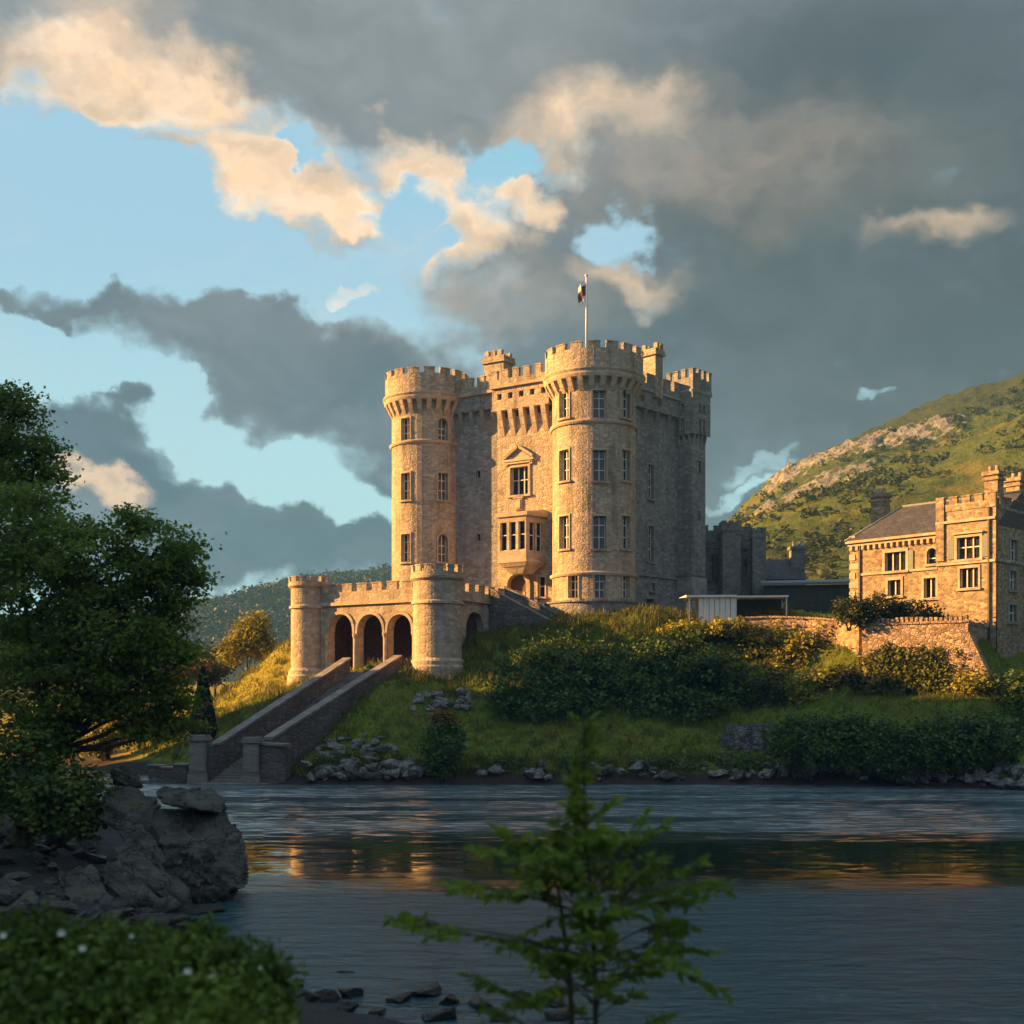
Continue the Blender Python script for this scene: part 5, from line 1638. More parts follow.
mb.box(q[:2], (1, 0), .95, .7, ze2, zat(550, 166)); mb.box(q[:2], (1, 0), 1.15, .9, zat(550, 166), zat(547, 166))
for dx in (-.45, .45): mb.lathe((q[0] + dx, q[1]), [(.25, zat(547, 166)), (.2, zat(547, 166) + .7), (.1, zat(547, 166) + .7)], 8)
mb.build('chimney', [M_RANGE], cott)
shed = thing('long_shed', 'long dark flat roofed shed between the marquee and the manor house', 'shed', (36, 147, 16))
mb = MB()
s0_, s1_ = P(764, 0, 147), P(852, 0, 145)
SS = Surf(O=s0_[:2], U=(s1_ - s0_)[:2]); SL_ = np.linalg.norm((s1_ - s0_)[:2])
zsr = zat(585, 146)
SS.skin(mb, 0, SL_, 12, zsr, [(2.2, 4.0, 13, 18.6, .4, None)])
for k in range(18): SS.fbox(mb, k * SL_ / 18, k * SL_ / 18 + .08, 12, zsr, -.04, .02)
mb.box(SS.f(SL_ / 2, 0, 4.3)[:2], SS.U, SL_ / 2 - .05, 3.6, 12, zsr - .05)
mb.build('wall', [M_SHED], shed)
mb = MB()
a = [SS.f(-.4, zsr, -.6), SS.f(SL_ + .4, zsr, -.6), SS.f(SL_ + .4, zsr + 1.1, 8), SS.f(-.4, zsr + 1.1, 8)]
mb.hexa([*a, *[(p[0], p[1], p[2] + .3) for p in a]])
mb.build('roof', [M_LEAD], shed)

# white marquee on the terrace
mq = thing('marquee', 'white flat topped marquee with open right half on the terrace below the castle', 'marquee', (24, 128, 16))
q0, q1, qm = P(689, 0, 127.5), P(787, 0, 126.5), P(736, 0, 127)
zm0, zm1 = 15.6, zat(597, 127)
MS = Surf(O=q0[:2], U=(q1 - q0)[:2]); ML = np.linalg.norm((q1 - q0)[:2]); mu = MS.uv(736, 600)[0]
mb = MB()
MS.fbox(mb, -.3, mu + .05, zm1, zm1 + .22, -.3, 4.2); MS.fbox(mb, mu + .05, ML + .15, zm1 - .05, zm1 + .12, -.2, 4.0)
mb.add([MS.f(-.3, zm1, -.3), MS.f(-.3, zm1, 4.2), MS.f(-1.0, zm1 + .1, 2), MS.f(-.3, zm1 + .25, -.3), MS.f(-.3, zm1 + .25, 4.2)], ((0, 3, 2), (3, 4, 2), (4, 1, 2), (1, 0, 2)))
mb.build('roof', [M_WHITE], mq)
mb = MB()
k = 7
for i in range(k):
    a, b = 1.0 + (mu - 1.0) * i / k, 1.0 + (mu - 1.0) * (i + 1) / k
    MS.fbox(mb, a + .03, b - .03, zm0, zm1, .05 + .04 * (i % 2), .12 + .04 * (i % 2))
mb.build('side_curtain', [M_WHITE], mq)
mb = MB(); MS.fbox(mb, .9, mu, zm0, zm1, 3.8, 3.9); mb.build('side_curtain', [M_WHITE], mq)
for u in (.05, mu, ML - .05):
    for d in (0, 3.8):
        mb = MB(); MS.fbox(mb, u - .06, u + .06, zm0 - 1, zm1, d, d + .12); mb.build('post', [M_POST], mq)
mb = MB(); MS.fbox(mb, mu + .3, ML - .3, zm0 + .2, zm1 - .1, 2.4, 2.5); mb.build('back_panel', [M_SHED], mq)

# terrace retaining wall below the house
tw_ = thing('terrace_wall', 'reddish rubble retaining wall hung with ivy below the manor house', 'wall', (44, 116, 7))
t0_, t1_ = P(862, 0, 118)[:2], P(968, 0, 112.5)[:2]
TS = Surf(O=t0_, U=t1_ - t0_); TL = np.linalg.norm(t1_ - t0_)
zt0 = zat(624, 115.2)
mb = MB()
TS.skin(mb, 0, TL, 4, zt0)
mb.quad(TS.f(0, 4), TS.f(0, zt0), TS.f(0, zt0, 3), TS.f(0, 4, 3))
RSf = Surf(O=t1_, U=(.6, .8)); RSf.skin(mb, 0, 9, 2, zt0 - .2)
mb.quad(TS.f(0, zt0, 0), TS.f(TL, zt0, 0), TS.f(TL, zt0, 4), TS.f(0, zt0, 4))
twl = mb.build('wall', [M_TERR], tw_)
mb = MB()
TS.fbox(mb, -.1, TL + .1, zt0, zt0 + .22, -.12, .7)
k = 22
for i in range(k): TS.fbox(mb, TL * i / k + .1, TL * (i + .62) / k + .1, zt0 + .22, zt0 + .62 + random.uniform(-.1, .1), -.05, .5)
RSf.fbox(mb, 0, 9, zt0 - .2, zt0 + .1, -.1, .6)
mb.build('coping', [M_TERR], tw_)
mb = MB()                                     # raking buttress at the right end
d_ = TS.U
pA = [TS.f(TL - 1.6, 4, -.3), TS.f(TL + 4.5, 4, -.3), TS.f(TL + 4.5, 4, 1.2), TS.f(TL - 1.6, 4, 1.2), TS.f(TL - 1.6, zt0 - .6, -.3), TS.f(TL + .1, zt0 - .9, -.3), TS.f(TL + .1, zt0 - .9, 1.2), TS.f(TL - 1.6, zt0 - .6, 1.2)]
mb.hexa(pA); mb.build('buttress', [M_TERR], tw_)
# long rubble wall top running left from it, along the terrace edge
ew = thing('terrace_edge_wall', 'low rubble wall along the terrace edge between marquee and ivy wall', 'wall', (34, 122, 13))
mb = MB()
pts = [P(742, 617, 127.0), P(775, 616, 126.0), P(808, 617, 124.5), P(838, 619, 122.5), P(862, 624, 119.5)]
for a, b in zip(pts, pts[1:]): slope_wall(mb, a, b, .8, 8.0, .2)
mb.build('wall', [M_TERR, M_TERR], ew)
# old rubble block on the lower lawn
rbk = thing('ruined_wall', 'stump of grey ruined rubble wall between the lawn and the long hedge', 'wall', (23, 110, 2))
mb = MB()
n_ = 9
for i in range(n_):
    for j in range(2):
        px_ = 723 + (776 - 723) * i / n_
        x = (px_ + 3 - 512) / F * 111
        h = zat(722 + random.uniform(0, 7) + (10 if i == 0 else 0), 111)
        mb.box((x, 111 + j * .9 + random.uniform(-.15, .15)), (math.cos(.1 * random.uniform(-1, 1)), .08), .36 + random.uniform(0, .08), .5, 1.5, h)
mb.build('wall', [M_RUIN], rbk)

# ================================================================ trees
def zb(px, Y): return zg((px - 512) / F * Y, Y)
B = pblob
x1 = (22 - 512) / F * 50
tree('oak_tree', 'broad dark leafy tree overhanging the near boulder, its boughs reaching towards the castle stair', (x1, 50, zg(x1, 50)), .5,
     [B(40, 600, 50, 55, 62, 2.6, 190), B(98, 568, 49, 50, 44, 2.2, 150), B(150, 556, 49, 40, 38, 1.9, 120), B(172, 590, 49.5, 24, 28, 1.4, 60), B(120, 635, 49, 62, 42, 2.4, 180),
      B(165, 640, 50, 26, 36, 1.5, 70), B(38, 690, 48.5, 54, 52, 2.5, 170), B(132, 684, 49, 44, 26, 1.8, 90), B(168, 700, 49.5, 22, 26, 1.2, 45), B(15, 530, 50, 50, 48, 2.4, 150), B(80, 640, 51, 60, 60, 2.0, 140), B(186, 545, 49.5, 12, 10, .8, 16), B(192, 575, 49.2, 9, 9, .6, 12), B(138, 518, 49, 16, 9, .8, 18), B(72, 528, 49, 20, 14, 1, 28), B(188, 655, 50, 10, 10, .7, 12), B(176, 728, 49.5, 14, 10, .8, 16), B(152, 728, 49.5, 24, 12, .9, 44), B(104, 704, 49, 34, 14, 1, 60)],
     64, .42, .21, .14, M_OAK, group=None, fork=.45, thin=.47)
x2 = (-45 - 512) / F * 57
tree('oak_tree', 'taller narrow dark tree standing behind the broad leafy tree by the boulder', (x2, 57, zg(x2, 57)), .55,
     [B(6, 440, 57, 34, 48, 2.4, 120), B(-40, 430, 57, 50, 60, 2.8, 150), B(32, 488, 56.5, 30, 36, 2.0, 90), B(-30, 540, 57, 70, 70, 3.0, 200), B(-40, 650, 57, 80, 80, 3.2, 200), B(12, 405, 57, 20, 18, 1.2, 40), B(40, 452, 57, 18, 20, 1.0, 36), B(20, 620, 58, 60, 90, 2.5, 150)],
     64, .44, .22, .15, M_OAK, fork=.5, thin=.47)
bush('riverside_shrub', 'dark shrub under the big tree above the near rocks', [B(20, 770, 47, 55, 50, 2.2, 150), B(58, 800, 46, 36, 38, 1.8, 110), B(84, 800, 46.5, 22, 32, 1.4, 60)], 24, .32, .24, .16, M_BUSH)
x3 = (247 - 512) / F * 163
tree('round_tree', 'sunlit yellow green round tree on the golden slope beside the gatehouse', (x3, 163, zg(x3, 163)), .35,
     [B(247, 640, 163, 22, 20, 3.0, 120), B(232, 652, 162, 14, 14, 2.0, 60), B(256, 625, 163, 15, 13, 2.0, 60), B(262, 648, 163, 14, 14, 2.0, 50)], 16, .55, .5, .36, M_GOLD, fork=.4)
tree('russet_tree', 'small russet tree between the big tree and the sunlit round tree', (*P(190, 0, 150)[:2], zb(190, 150)), .25,
     [B(192, 668, 150, 18, 13, 2.0, 70), B(178, 676, 149, 14, 14, 1.8, 50)], 16, .5, .42, .3, M_ORANGE, fork=.5)
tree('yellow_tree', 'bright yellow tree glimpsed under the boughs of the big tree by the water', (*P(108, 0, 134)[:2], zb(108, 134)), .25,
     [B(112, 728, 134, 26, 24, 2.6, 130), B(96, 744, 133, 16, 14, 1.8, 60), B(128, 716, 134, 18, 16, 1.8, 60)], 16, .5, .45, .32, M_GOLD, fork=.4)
for (px, py, Y, rx, ry, lab) in ((150, 668, 185, 24, 22, 'rear green tree behind the russet tree, nearest the big tree'), (214, 660, 190, 16, 14, 'rear green tree between the russet tree and the sunlit round tree'), (120, 690, 180, 24, 26, 'rear green tree behind the boughs of the big tree')):
    xx = (px - 512) / F * Y
    tree('rear_tree', lab, (xx, Y, zg(xx, Y)), .3, [B(px, py, Y, rx, ry, 3, 110), B(px + rx * .5, py + ry * .4, Y, rx * .7, ry * .7, 2.2, 60)], 16, .6, .5, .36, M_SCRUB)
for (px, py, Y, rx, ry, lab) in ((165, 705, 140, 16, 18, 'olive green bush below the russet tree, beside the pointed yew'), (142, 722, 138, 18, 16, 'olive bush nearest the bright yellow tree, at the shore'),
                                 (212, 672, 152, 12, 12, 'small dark bush between the russet tree and the round tree'), (186, 724, 136, 10, 10, 'lowest of the bushes beside the pointed yew')):
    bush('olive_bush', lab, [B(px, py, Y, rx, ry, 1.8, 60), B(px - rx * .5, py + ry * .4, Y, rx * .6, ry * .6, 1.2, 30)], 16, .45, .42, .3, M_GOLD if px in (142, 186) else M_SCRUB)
# clipped yew at the stair foot
yx = P(203, 0, 109.2); t = thing('pointed_yew', 'dark pointed yew clipped to a cone behind the outer stair pillar', 'tree', (yx[0], 109.2, zg(yx[0], 109.2)))
zy0, zy1 = zat(741, 109.2), zat(667, 109.2)
n = 7000
tt = RNG.uniform(0, 1, n) ** 0.75
ang = RNG.uniform(0, 6.283, n)
rr = 1.42 * (np.clip(np.minimum(tt * 3.2 + .55, 1.0), 0, 1)) * (1 - tt) ** 0.85 * RNG.uniform(.82, 1.06, n) + .03
A = np.stack([yx[0] + rr * np.cos(ang), 109.2 + rr * np.sin(ang), zy0 + (zy1 - zy0) * tt], 1)
V = leaf_quads(A, .26, .14, .3, np.stack([np.cos(ang), np.sin(ang), np.zeros(n)], 1))
mesh_np('crown', V, quads_of(V), [M_YEW], t)
mb = MB(); mb.tube([(yx[0], 109.2, zg(yx[0], 109.2) - .4), (yx[0], 109.2, zy0 + 1), (yx[0], 109.2, zy1 - .8)], [.22, .16, .04], 7); mb.build('trunk', [M_BARK], t)

# ================================================================ bushes on the far bank
bush('laurel_bush', 'big dark bush on the bank below the castle, the one nearer the gatehouse', [B(520, 690, 120, 34, 34, 2.6, 100), B(560, 668, 122, 40, 34, 3.0, 130), B(590, 690, 120.5, 36, 36, 2.8, 110), B(545, 708, 118.5, 46, 22, 2.2, 100), B(605, 660, 123, 22, 20, 2.0, 50), B(528, 662, 123, 16, 14, 1.6, 36)], 26, .5, .42, .28, M_BUSH)
bush('laurel_bush', 'big dark bush on the bank below the castle, the one nearer the ruined wall', [B(645, 690, 120, 32, 34, 2.6, 100), B(680, 665, 121.5, 44, 36, 3.0, 140), B(716, 686, 120.5, 32, 38, 2.8, 110), B(670, 708, 118.5, 50, 20, 2.2, 100), B(655, 652, 123, 26, 16, 2.0, 60), B(728, 672, 121, 18, 22, 2.0, 50)], 26, .5, .42, .28, M_BUSH)
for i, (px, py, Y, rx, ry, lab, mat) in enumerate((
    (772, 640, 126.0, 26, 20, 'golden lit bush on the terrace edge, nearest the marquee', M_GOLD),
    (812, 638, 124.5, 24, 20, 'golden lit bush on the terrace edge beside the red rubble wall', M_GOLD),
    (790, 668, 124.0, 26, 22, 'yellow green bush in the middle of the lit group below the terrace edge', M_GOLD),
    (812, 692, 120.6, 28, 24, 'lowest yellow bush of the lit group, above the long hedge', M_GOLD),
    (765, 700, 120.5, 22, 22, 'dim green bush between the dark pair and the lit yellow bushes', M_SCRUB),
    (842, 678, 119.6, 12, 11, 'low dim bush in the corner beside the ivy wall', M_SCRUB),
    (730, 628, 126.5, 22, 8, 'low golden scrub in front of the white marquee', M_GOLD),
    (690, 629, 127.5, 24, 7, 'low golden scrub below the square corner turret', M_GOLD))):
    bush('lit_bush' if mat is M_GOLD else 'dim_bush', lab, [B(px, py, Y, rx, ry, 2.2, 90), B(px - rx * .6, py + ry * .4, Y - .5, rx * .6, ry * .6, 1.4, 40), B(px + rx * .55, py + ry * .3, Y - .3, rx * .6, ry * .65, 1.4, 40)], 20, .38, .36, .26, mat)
for px, rx, ry, py, lab in ((852, 20, 15, 612, 'leafy shrub at the quoined corner of the manor house'), (882, 22, 15, 610, 'leafy shrub below the triple window of the manor house'), (914, 24, 13, 614, 'leafy shrub below the crenellated bay of the manor house')):
    bush('garden_shrub', lab, [B(px, py, 118.5, rx, ry, 1.6, 80), B(px + rx * .6, py + 6, 118.3, rx * .6, ry * .7, 1.2, 36)], 20, .34, .32, .22, M_SCRUB)
# ivy on the terrace wall
A, O = [], []
for (px, py, rx, ry, n) in ((888, 675, 22, 27, 120), (915, 672, 26, 24, 120), (943, 676, 20, 26, 100), (900, 695, 34, 16, 80), (868, 690, 10, 12, 24)):
    u, v = TS.uv(px, py)
    ru, rv = rx / F * 116 * 1.4, ry / F * 116 * 1.1
    for k in range(n):
        a, r = random.uniform(0, 6.283), random.uniform(0, 1) ** .5
        c = np.array(TS.f(u + ru * r * math.cos(a), v + rv * r * math.sin(a), -.12 - .45 * (1 - r) * random.random()))
        A.append(c + RNG.normal(size=(18, 3)) * .22); O.append(np.repeat(np.array([[TS.N[0], TS.N[1], .3]]), 18, 0))
A = np.concatenate(A); O = np.concatenate(O)
V = leaf_quads(A, .3, .24, .2, O * 1.6)
tag(mesh_np('ivy', V, quads_of(V), [leaf_mat('ivy leaves', (.05, .065, .012), (.095, .115, .018), (.17, .17, .028))]), 'green ivy mat hanging on the red rubble terrace wall', 'ivy')
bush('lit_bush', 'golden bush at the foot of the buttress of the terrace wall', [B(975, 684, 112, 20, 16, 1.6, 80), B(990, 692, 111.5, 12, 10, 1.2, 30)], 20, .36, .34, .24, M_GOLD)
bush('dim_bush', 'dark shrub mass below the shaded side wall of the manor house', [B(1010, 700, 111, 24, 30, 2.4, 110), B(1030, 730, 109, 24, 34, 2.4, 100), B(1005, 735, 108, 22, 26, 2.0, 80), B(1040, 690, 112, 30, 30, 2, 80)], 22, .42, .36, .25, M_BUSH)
hb = []
for i in range(9):
    px = 792 + i * 25.5
    hb.append(B(px, 742 + random.uniform(-3, 5), 104.5 - i * .4, 26, 27 + random.uniform(-3, 3), 2.0, 110))
bush('long_hedge', 'long dark unclipped hedge above the shore stones below the ivy wall', hb, 24, .4, .34, .23, M_BUSH)
bush('shore_bush', 'small round bush with a russet top standing alone at the water edge', [B(442, 742, 106, 22, 24, 1.8, 120), B(440, 764, 105.8, 16, 14, 1.4, 50)], 22, .34, .32, .22, M_BUSH)
bush('russet_shrub', 'russet seedling growing out of the lone round shore bush', [B(443, 719, 106.2, 13, 9, 1.0, 40)], 16, .28, .28, .2, M_ORANGE)
for (px, py, rx, ry, lab) in ((330, 766, 18, 9, 'low green plants among the stones of the rubble heap'), (500, 764, 22, 8, 'low dark plants along the lawn edge next to the round shore bush'), (575, 763, 22, 8, 'low dark plants on the lawn edge, second patch from the round shore bush'),
                              (660, 763, 26, 8, 'low dark plants on the lawn edge, third patch from the round shore bush'), (735, 765, 24, 9, 'low dark plants on the lawn edge under the ruined wall stump')):
    bush('bank_plant', lab, [B(px, py, 107.6, rx, ry, 1.2, 50), B(px + rx, py + 1, 107.6, rx * .7, ry * .8, 1.0, 30)], 18, .3, .28, .18, M_BUSH)
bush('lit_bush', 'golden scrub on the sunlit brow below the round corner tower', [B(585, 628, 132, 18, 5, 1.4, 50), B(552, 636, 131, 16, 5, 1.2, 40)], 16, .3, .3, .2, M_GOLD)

# ---------------------------------------------------------------- uncountable cover
def on_bank(n, x0, x1, y0, y1, zmin=1.5):
    x = RNG.uniform(x0, x1, n); y = RNG.uniform(y0, y1, n); z = Hgt(x, y)
    k = z > zmin
    return np.stack([x[k], y[k], z[k]], 1)
Pg = np.concatenate([on_bank(16000, -30, 48, 105, 136), on_bank(7000, -50, -14, 112, 160), on_bank(3000, 0, 30, 128, 136)])
def blades(C, h, w):
    n = len(C)
    a = RNG.uniform(0, 6.283, n); d = np.stack([np.cos(a), np.sin(a), np.zeros(n)], 1)
    hh = h * RNG.uniform(.5, 1.4, (n, 1)); lean = RNG.normal(size=(n, 3)) * .35; lean[:, 2] = 1
    tip = C + lean * hh
    v = np.stack([C - d * w / 2 - [0, 0, .05], C + d * w / 2 - [0, 0, .05], tip + d * w * .12, tip - d * w * .12], 1)
    return v.reshape(-1, 3)
Cb = (Pg[:, None, :] + RNG.normal(size=(len(Pg), 4, 3)) * [.16, .16, 0]).reshape(-1, 3)
Cb[:, 2] = Hgt(Cb[:, 0], Cb[:, 1])
V = blades(Cb, .22, .10)
tag(mesh_np('grass', V, quads_of(V), [M_GRASSB]), kind='stuff')
Pt = np.concatenate([on_bank(260, -30, 48, 105, 122), on_bank(500, -50, -14, 116, 155), on_bank(700, -12, 30, 122, 135), on_bank(500, -26, 46, 104, 108.5, .7)])
Ct = (Pt[:, None, :] + RNG.normal(size=(len(Pt), 14, 3)) * [.28, .28, 0]).reshape(-1, 3)
Ct[:, 2] = Hgt(Ct[:, 0], Ct[:, 1])
V = blades(Ct, .75, .11)
tag(mesh_np('tall_grass', V, quads_of(V), [leaf_mat('rank grass and weeds', (.05, .07, .012), (.10, .12, .02), (.20, .17, .04), trans=.3)]), kind='stuff')
# scrub on the hillside and the far wood
def cover(name, pts, per, spread, L, W, mat):
    A = (pts[:, None, :] + RNG.normal(size=(len(pts), per, 3)) * [spread, spread, spread * .6]).reshape(-1, 3)
    V = leaf_quads(A, L, W, .4)
    return tag(mesh_np(name, V, quads_of(V), [mat]), kind='stuff')
n = 3600
x = RNG.uniform(45, 330, n); y = RNG.uniform(222, 440, n)
dens = waves(x, y, 70, 77, 4, .6) + RNG.normal(size=n) * .35
dens += np.where((y < 320), .35, -.25)
k = (dens > .25) & (crag(x, y) < .4) & (x / y > .16)
x, y = x[k], y[k]
z = right_hill_c(x, y)
cover('hill_scrub', np.stack([x, y, z + .8], 1), 26, 1.0, 1.2, .85, M_SCRUB)
n = 5200
x = RNG.uniform(-480, 60, n); y = RNG.uniform(640, 1010, n)
z = far_hill(x, y)
cover('distant_wood', np.stack([x, y, z + 1.2], 1), 34, 3.0, 2.3, 1.8, M_WOOD)

# ================================================================ rocks
def hull_rock(name, mat, pts, sub=2, amp=.08, freq=1.2, bevel=.05, seed=0, strata=0.0):
    bm = bmesh.new()
    for p in pts: bm.verts.new(p)
    bmesh.ops.convex_hull(bm, input=bm.verts)
    for v in [v for v in bm.verts if not v.link_faces]: bm.verts.remove(v)
    bmesh.ops.bevel(bm, geom=list(bm.edges), offset=bevel, segments=1, affect='EDGES', clamp_overlap=True)
    bmesh.ops.triangulate(bm, faces=bm.faces)
    for _ in range(sub): bmesh.ops.subdivide_edges(bm, edges=list(bm.edges), cuts=1, use_grid_fill=True)
    for v in bm.verts:
        q = v.co * freq + Vector((seed * 3.1, seed * 1.7, 0))
        d = mnoise.fractal(q, 1.0, 2.0, 4) * amp + (abs(mnoise.noise(q * 2.3)) - .25) * amp * .7
        if strata:
            k = (v.co.z * .9 + v.co.x * .45) * 2.1 + 1.6 * mnoise.noise(v.co * .5 + Vector((seed, 0, 0)))
            d += strata * ((k % 1.0) ** 2 - .4) + strata * 1.2 * (abs(mnoise.noise(v.co * .9 + Vector((0, seed, 4)))) ** .6 - .5)
        v.co += v.co.normalized() * d
    me = bpy.data.meshes.new(name)
    bm.to_mesh(me); bm.free()
    me.materials.append(mat)
    return me


def rand_pts(n, r):
    d = RNG.normal(size=(n, 3)); d /= np.linalg.norm(d, axis=1)[:, None]
    d = np.sign(d) * np.abs(d) ** .8
    return [tuple(p) for p in d * RNG.uniform(.8, 1.05, (n, 1)) * np.array(r)]
PROTO = {m.name: [hull_rock('rock', m, rand_pts(14, (1, .8, .62)), 2, .07, 1.4, .06, i) for i in range(6)] for m in (M_ROCK, M_PALE, M_WET)}


def rock(name, mat, pos, s, label, group, sink=.25, rz=None, flat=1.0, tilt=.25, cat='rock'):
    o = bpy.data.objects.new(name, random.choice(PROTO[mat.name]))
    COL.objects.link(o)
    o.location = (pos[0], pos[1], pos[2] + s * .6 * flat * (1 - 2 * sink))
    o.rotation_euler = (random.uniform(-tilt, tilt), random.uniform(-tilt, tilt), random.uniform(0, 6.28) if rz is None else rz)
    o.scale = (s * random.uniform(.85, 1.2), s * random.uniform(.8, 1.1), s * flat * random.uniform(.8, 1.1))
    return tag(o, label, cat, group)


# far shore stones
for i in range(190):
    px = random.choice((random.uniform(475, 760), random.uniform(760, 1020), random.uniform(300, 420)))
    p = ground(px, 776 + random.uniform(-7, 6) + (6 if px > 900 else 0), 80)
    rock('shore_stone', M_PALE if random.random() < .62 else M_ROCK, p, random.choice((.35, .45, .6, .75, .95)), 'grey stone in the row along the far waterline below the lawn and hedge', 'stones along the far waterline', sink=.12)
for i in range(46):
    a, r = random.uniform(0, 6.28), random.random() ** .5
    p = ground(358 + 40 * r * math.cos(a), 757 + 15 * r * math.sin(a) - 6, 90)
    rock('rubble_stone', M_PALE if random.random() < .6 else M_ROCK, p, random.uniform(.3, .75), 'grey stone in the rubble heap beside the long staircase', 'rubble heap beside the staircase')
for i in range(30):
    p = ground(random.uniform(412, 470), 703 + random.uniform(-8, 9), 90)
    rock('outcrop_stone', M_PALE, p, random.uniform(.35, .8), 'pale stone of the small outcrop high on the lawn below the gatehouse', 'outcrop on the lawn')
for i in range(34):
    p = ground(random.uniform(975, 1030), 782 + random.uniform(-14, 8), 80)
    rock('bank_stone', M_PALE if random.random() < .7 else M_ROCK, p, random.uniform(.35, .85), 'pale stone in the pile at the end of the long hedge', 'stone pile at the right')
for i in range(10):
    p = ground(random.uniform(722, 778), random.uniform(750, 762), 90)
    rock('fallen_stone', M_ROCK, p, random.uniform(.3, .55), 'fallen stone at the foot of the ruined wall stump', 'stones fallen from the ruined wall')
for i in range(7):
    p = ground(random.uniform(845, 868), random.uniform(640, 690), 90)
    rock('wall_stone', M_PALE, p, random.uniform(.35, .6), 'loose stone in the corner beside the ivy wall', 'stones left of the ivy wall')

# the big near boulder: a leaning mass with a thin overhanging cap slab
def R3(px, py, Y): return tuple(P(px, py, Y))
def big(name, pts, label, group=None, sub=4, amp=.22, freq=.9, mat=M_ROCK, bevel=.08, seed=3, parent=None):
    c = np.mean(pts, 0)
    me = hull_rock(name, mat, [tuple(np.array(p) - c) for p in pts], sub, amp, freq, bevel, seed, .2)
    o = bpy.data.objects.new(name, me); COL.objects.link(o)
    if parent is None:
        o.location = c; WL[o.name] = Vector(c)
        return tag(o, label, 'rock', group)
    o.parent = parent; o.location = Vector(c) - WL[parent.name]
    return o
b0 = big('boulder', [R3(150, 812, 46), R3(222, 806, 46.5), R3(228, 830, 45.5), R3(247, 852, 45.5), R3(246, 880, 45), R3(230, 902, 44), R3(186, 906, 43.6), R3(160, 870, 44), R3(140, 850, 45), R3(150, 900, 45), R3(160, 810, 48.5), R3(225, 812, 49), R3(246, 870, 48), R3(150, 900, 48), R3(205, 838, 44.2), R3(168, 842, 44.2)],
         'huge angular grey boulder standing at the water edge below the broad tree', seed=3)
big('cap_slab', [R3(158, 795, 45.2), R3(165, 787, 46.5), R3(208, 789, 46.5), R3(226, 800, 46), R3(223, 815, 45.3), R3(200, 810, 44.4), R3(160, 804, 44.8), R3(170, 788, 48.5), R3(218, 795, 48.5), R3(220, 812, 48)], None, sub=4, amp=.1, seed=5, parent=b0)
slabs = [([R3(100, 800, 46), R3(112, 786, 47), R3(140, 790, 47.5), R3(160, 806, 46), R3(156, 832, 45), R3(128, 838, 45), R3(104, 826, 45.5), R3(150, 800, 49), R3(110, 800, 49)], 'rounded grey rock leaning on the back of the huge boulder'),
         ([R3(108, 772, 52), R3(122, 762, 53), R3(138, 772, 53), R3(142, 788, 52), R3(112, 790, 52), R3(125, 770, 55), R3(140, 780, 55)], 'dark rock behind the boulder at the inlet, under the tree'),
         ([R3(112, 846, 43.5), R3(132, 838, 44), R3(190, 890, 43.2), R3(196, 908, 42.4), R3(176, 912, 42.2), R3(118, 866, 43), R3(150, 850, 45.5), R3(185, 892, 45)], 'long slanting rock slab before the foot of the huge boulder'),
         ([R3(96, 866, 42.5), R3(116, 858, 43), R3(166, 902, 42), R3(168, 918, 41.2), R3(140, 920, 41), R3(100, 884, 42), R3(130, 870, 44.5)], 'second slanting slab, just behind the long slab'),
         ([R3(60, 872, 41.5), R3(90, 862, 42), R3(122, 905, 41), R3(116, 920, 40.4), R3(80, 915, 40.2), R3(55, 890, 41), R3(90, 880, 43.5)], 'third slanting slab, farthest from the huge boulder'),
         ([R3(170, 905, 42.2), R3(215, 902, 42.6), R3(232, 908, 42), R3(200, 914, 41.2), R3(168, 916, 41.4), R3(190, 908, 43.4), R3(190, 925, 41.8)], 'low flat rock awash below the huge boulder'),
         ([R3(118, 820, 44.5), R3(150, 828, 44.4), R3(170, 860, 43.8), R3(150, 880, 43.6), R3(122, 858, 44), R3(140, 840, 46)], 'squat rock wedged under the huge boulder')]
for i, (pts, lab) in enumerate(slabs): big('rock_slab', pts, lab, sub=3, amp=.14, freq=1.1, seed=10 + i)
for i in range(170):
    px = random.uniform(-20, 200); py = random.uniform(828, 935)
    if px > 100 and py < 850 + (px - 100) * .5: continue
    p = ground(px, py, 20)
    rock('near_rock', M_ROCK if random.random() < .8 else M_WET, p, random.choice((.2, .3, .4, .55, .75)), 'dark grey rock among the jumble behind the flowering shrub', 'jumbled rocks on the near bank', flat=.75, tilt=.4)
# wet stones in the shallows at the bottom
wet = [(330, 1000, .55), (352, 996, .5), (306, 1008, .4), (400, 1000, .4), (425, 994, .55), (450, 1002, .4), (480, 1006, .45), (520, 998, .4), (552, 1004, .5), (345, 1016, .5), (380, 1014, .4), (300, 985, .3), (560, 1018, .45), (440, 1018, .5), (500, 1020, .4)]
for px, py, s in wet:
    Yw = CAM * F / (py - HZ)
    x = (px - 512) / F * Yw
    rock('wet_stone', M_WET, (x, Yw, max(-.05, zg(x, Yw))), s, 'wet black stone in the shallows behind the sapling', 'wet stones in the shallows', flat=.7)
for px, py, s, lab in ((250, 955, .42, 'bigger single dark stone awash near the flowering shrub'), (348, 973, .3, 'small single dark stone awash between flowering shrub and sapling'), (298, 972, .26, 'small flat stone awash between two dark stones near the flowering shrub')):
    Yw = CAM * F / (py - HZ)
    rock('awash_stone', M_WET, ((px - 512) / F * Yw, Yw, -.08), s, lab, None, flat=.6)

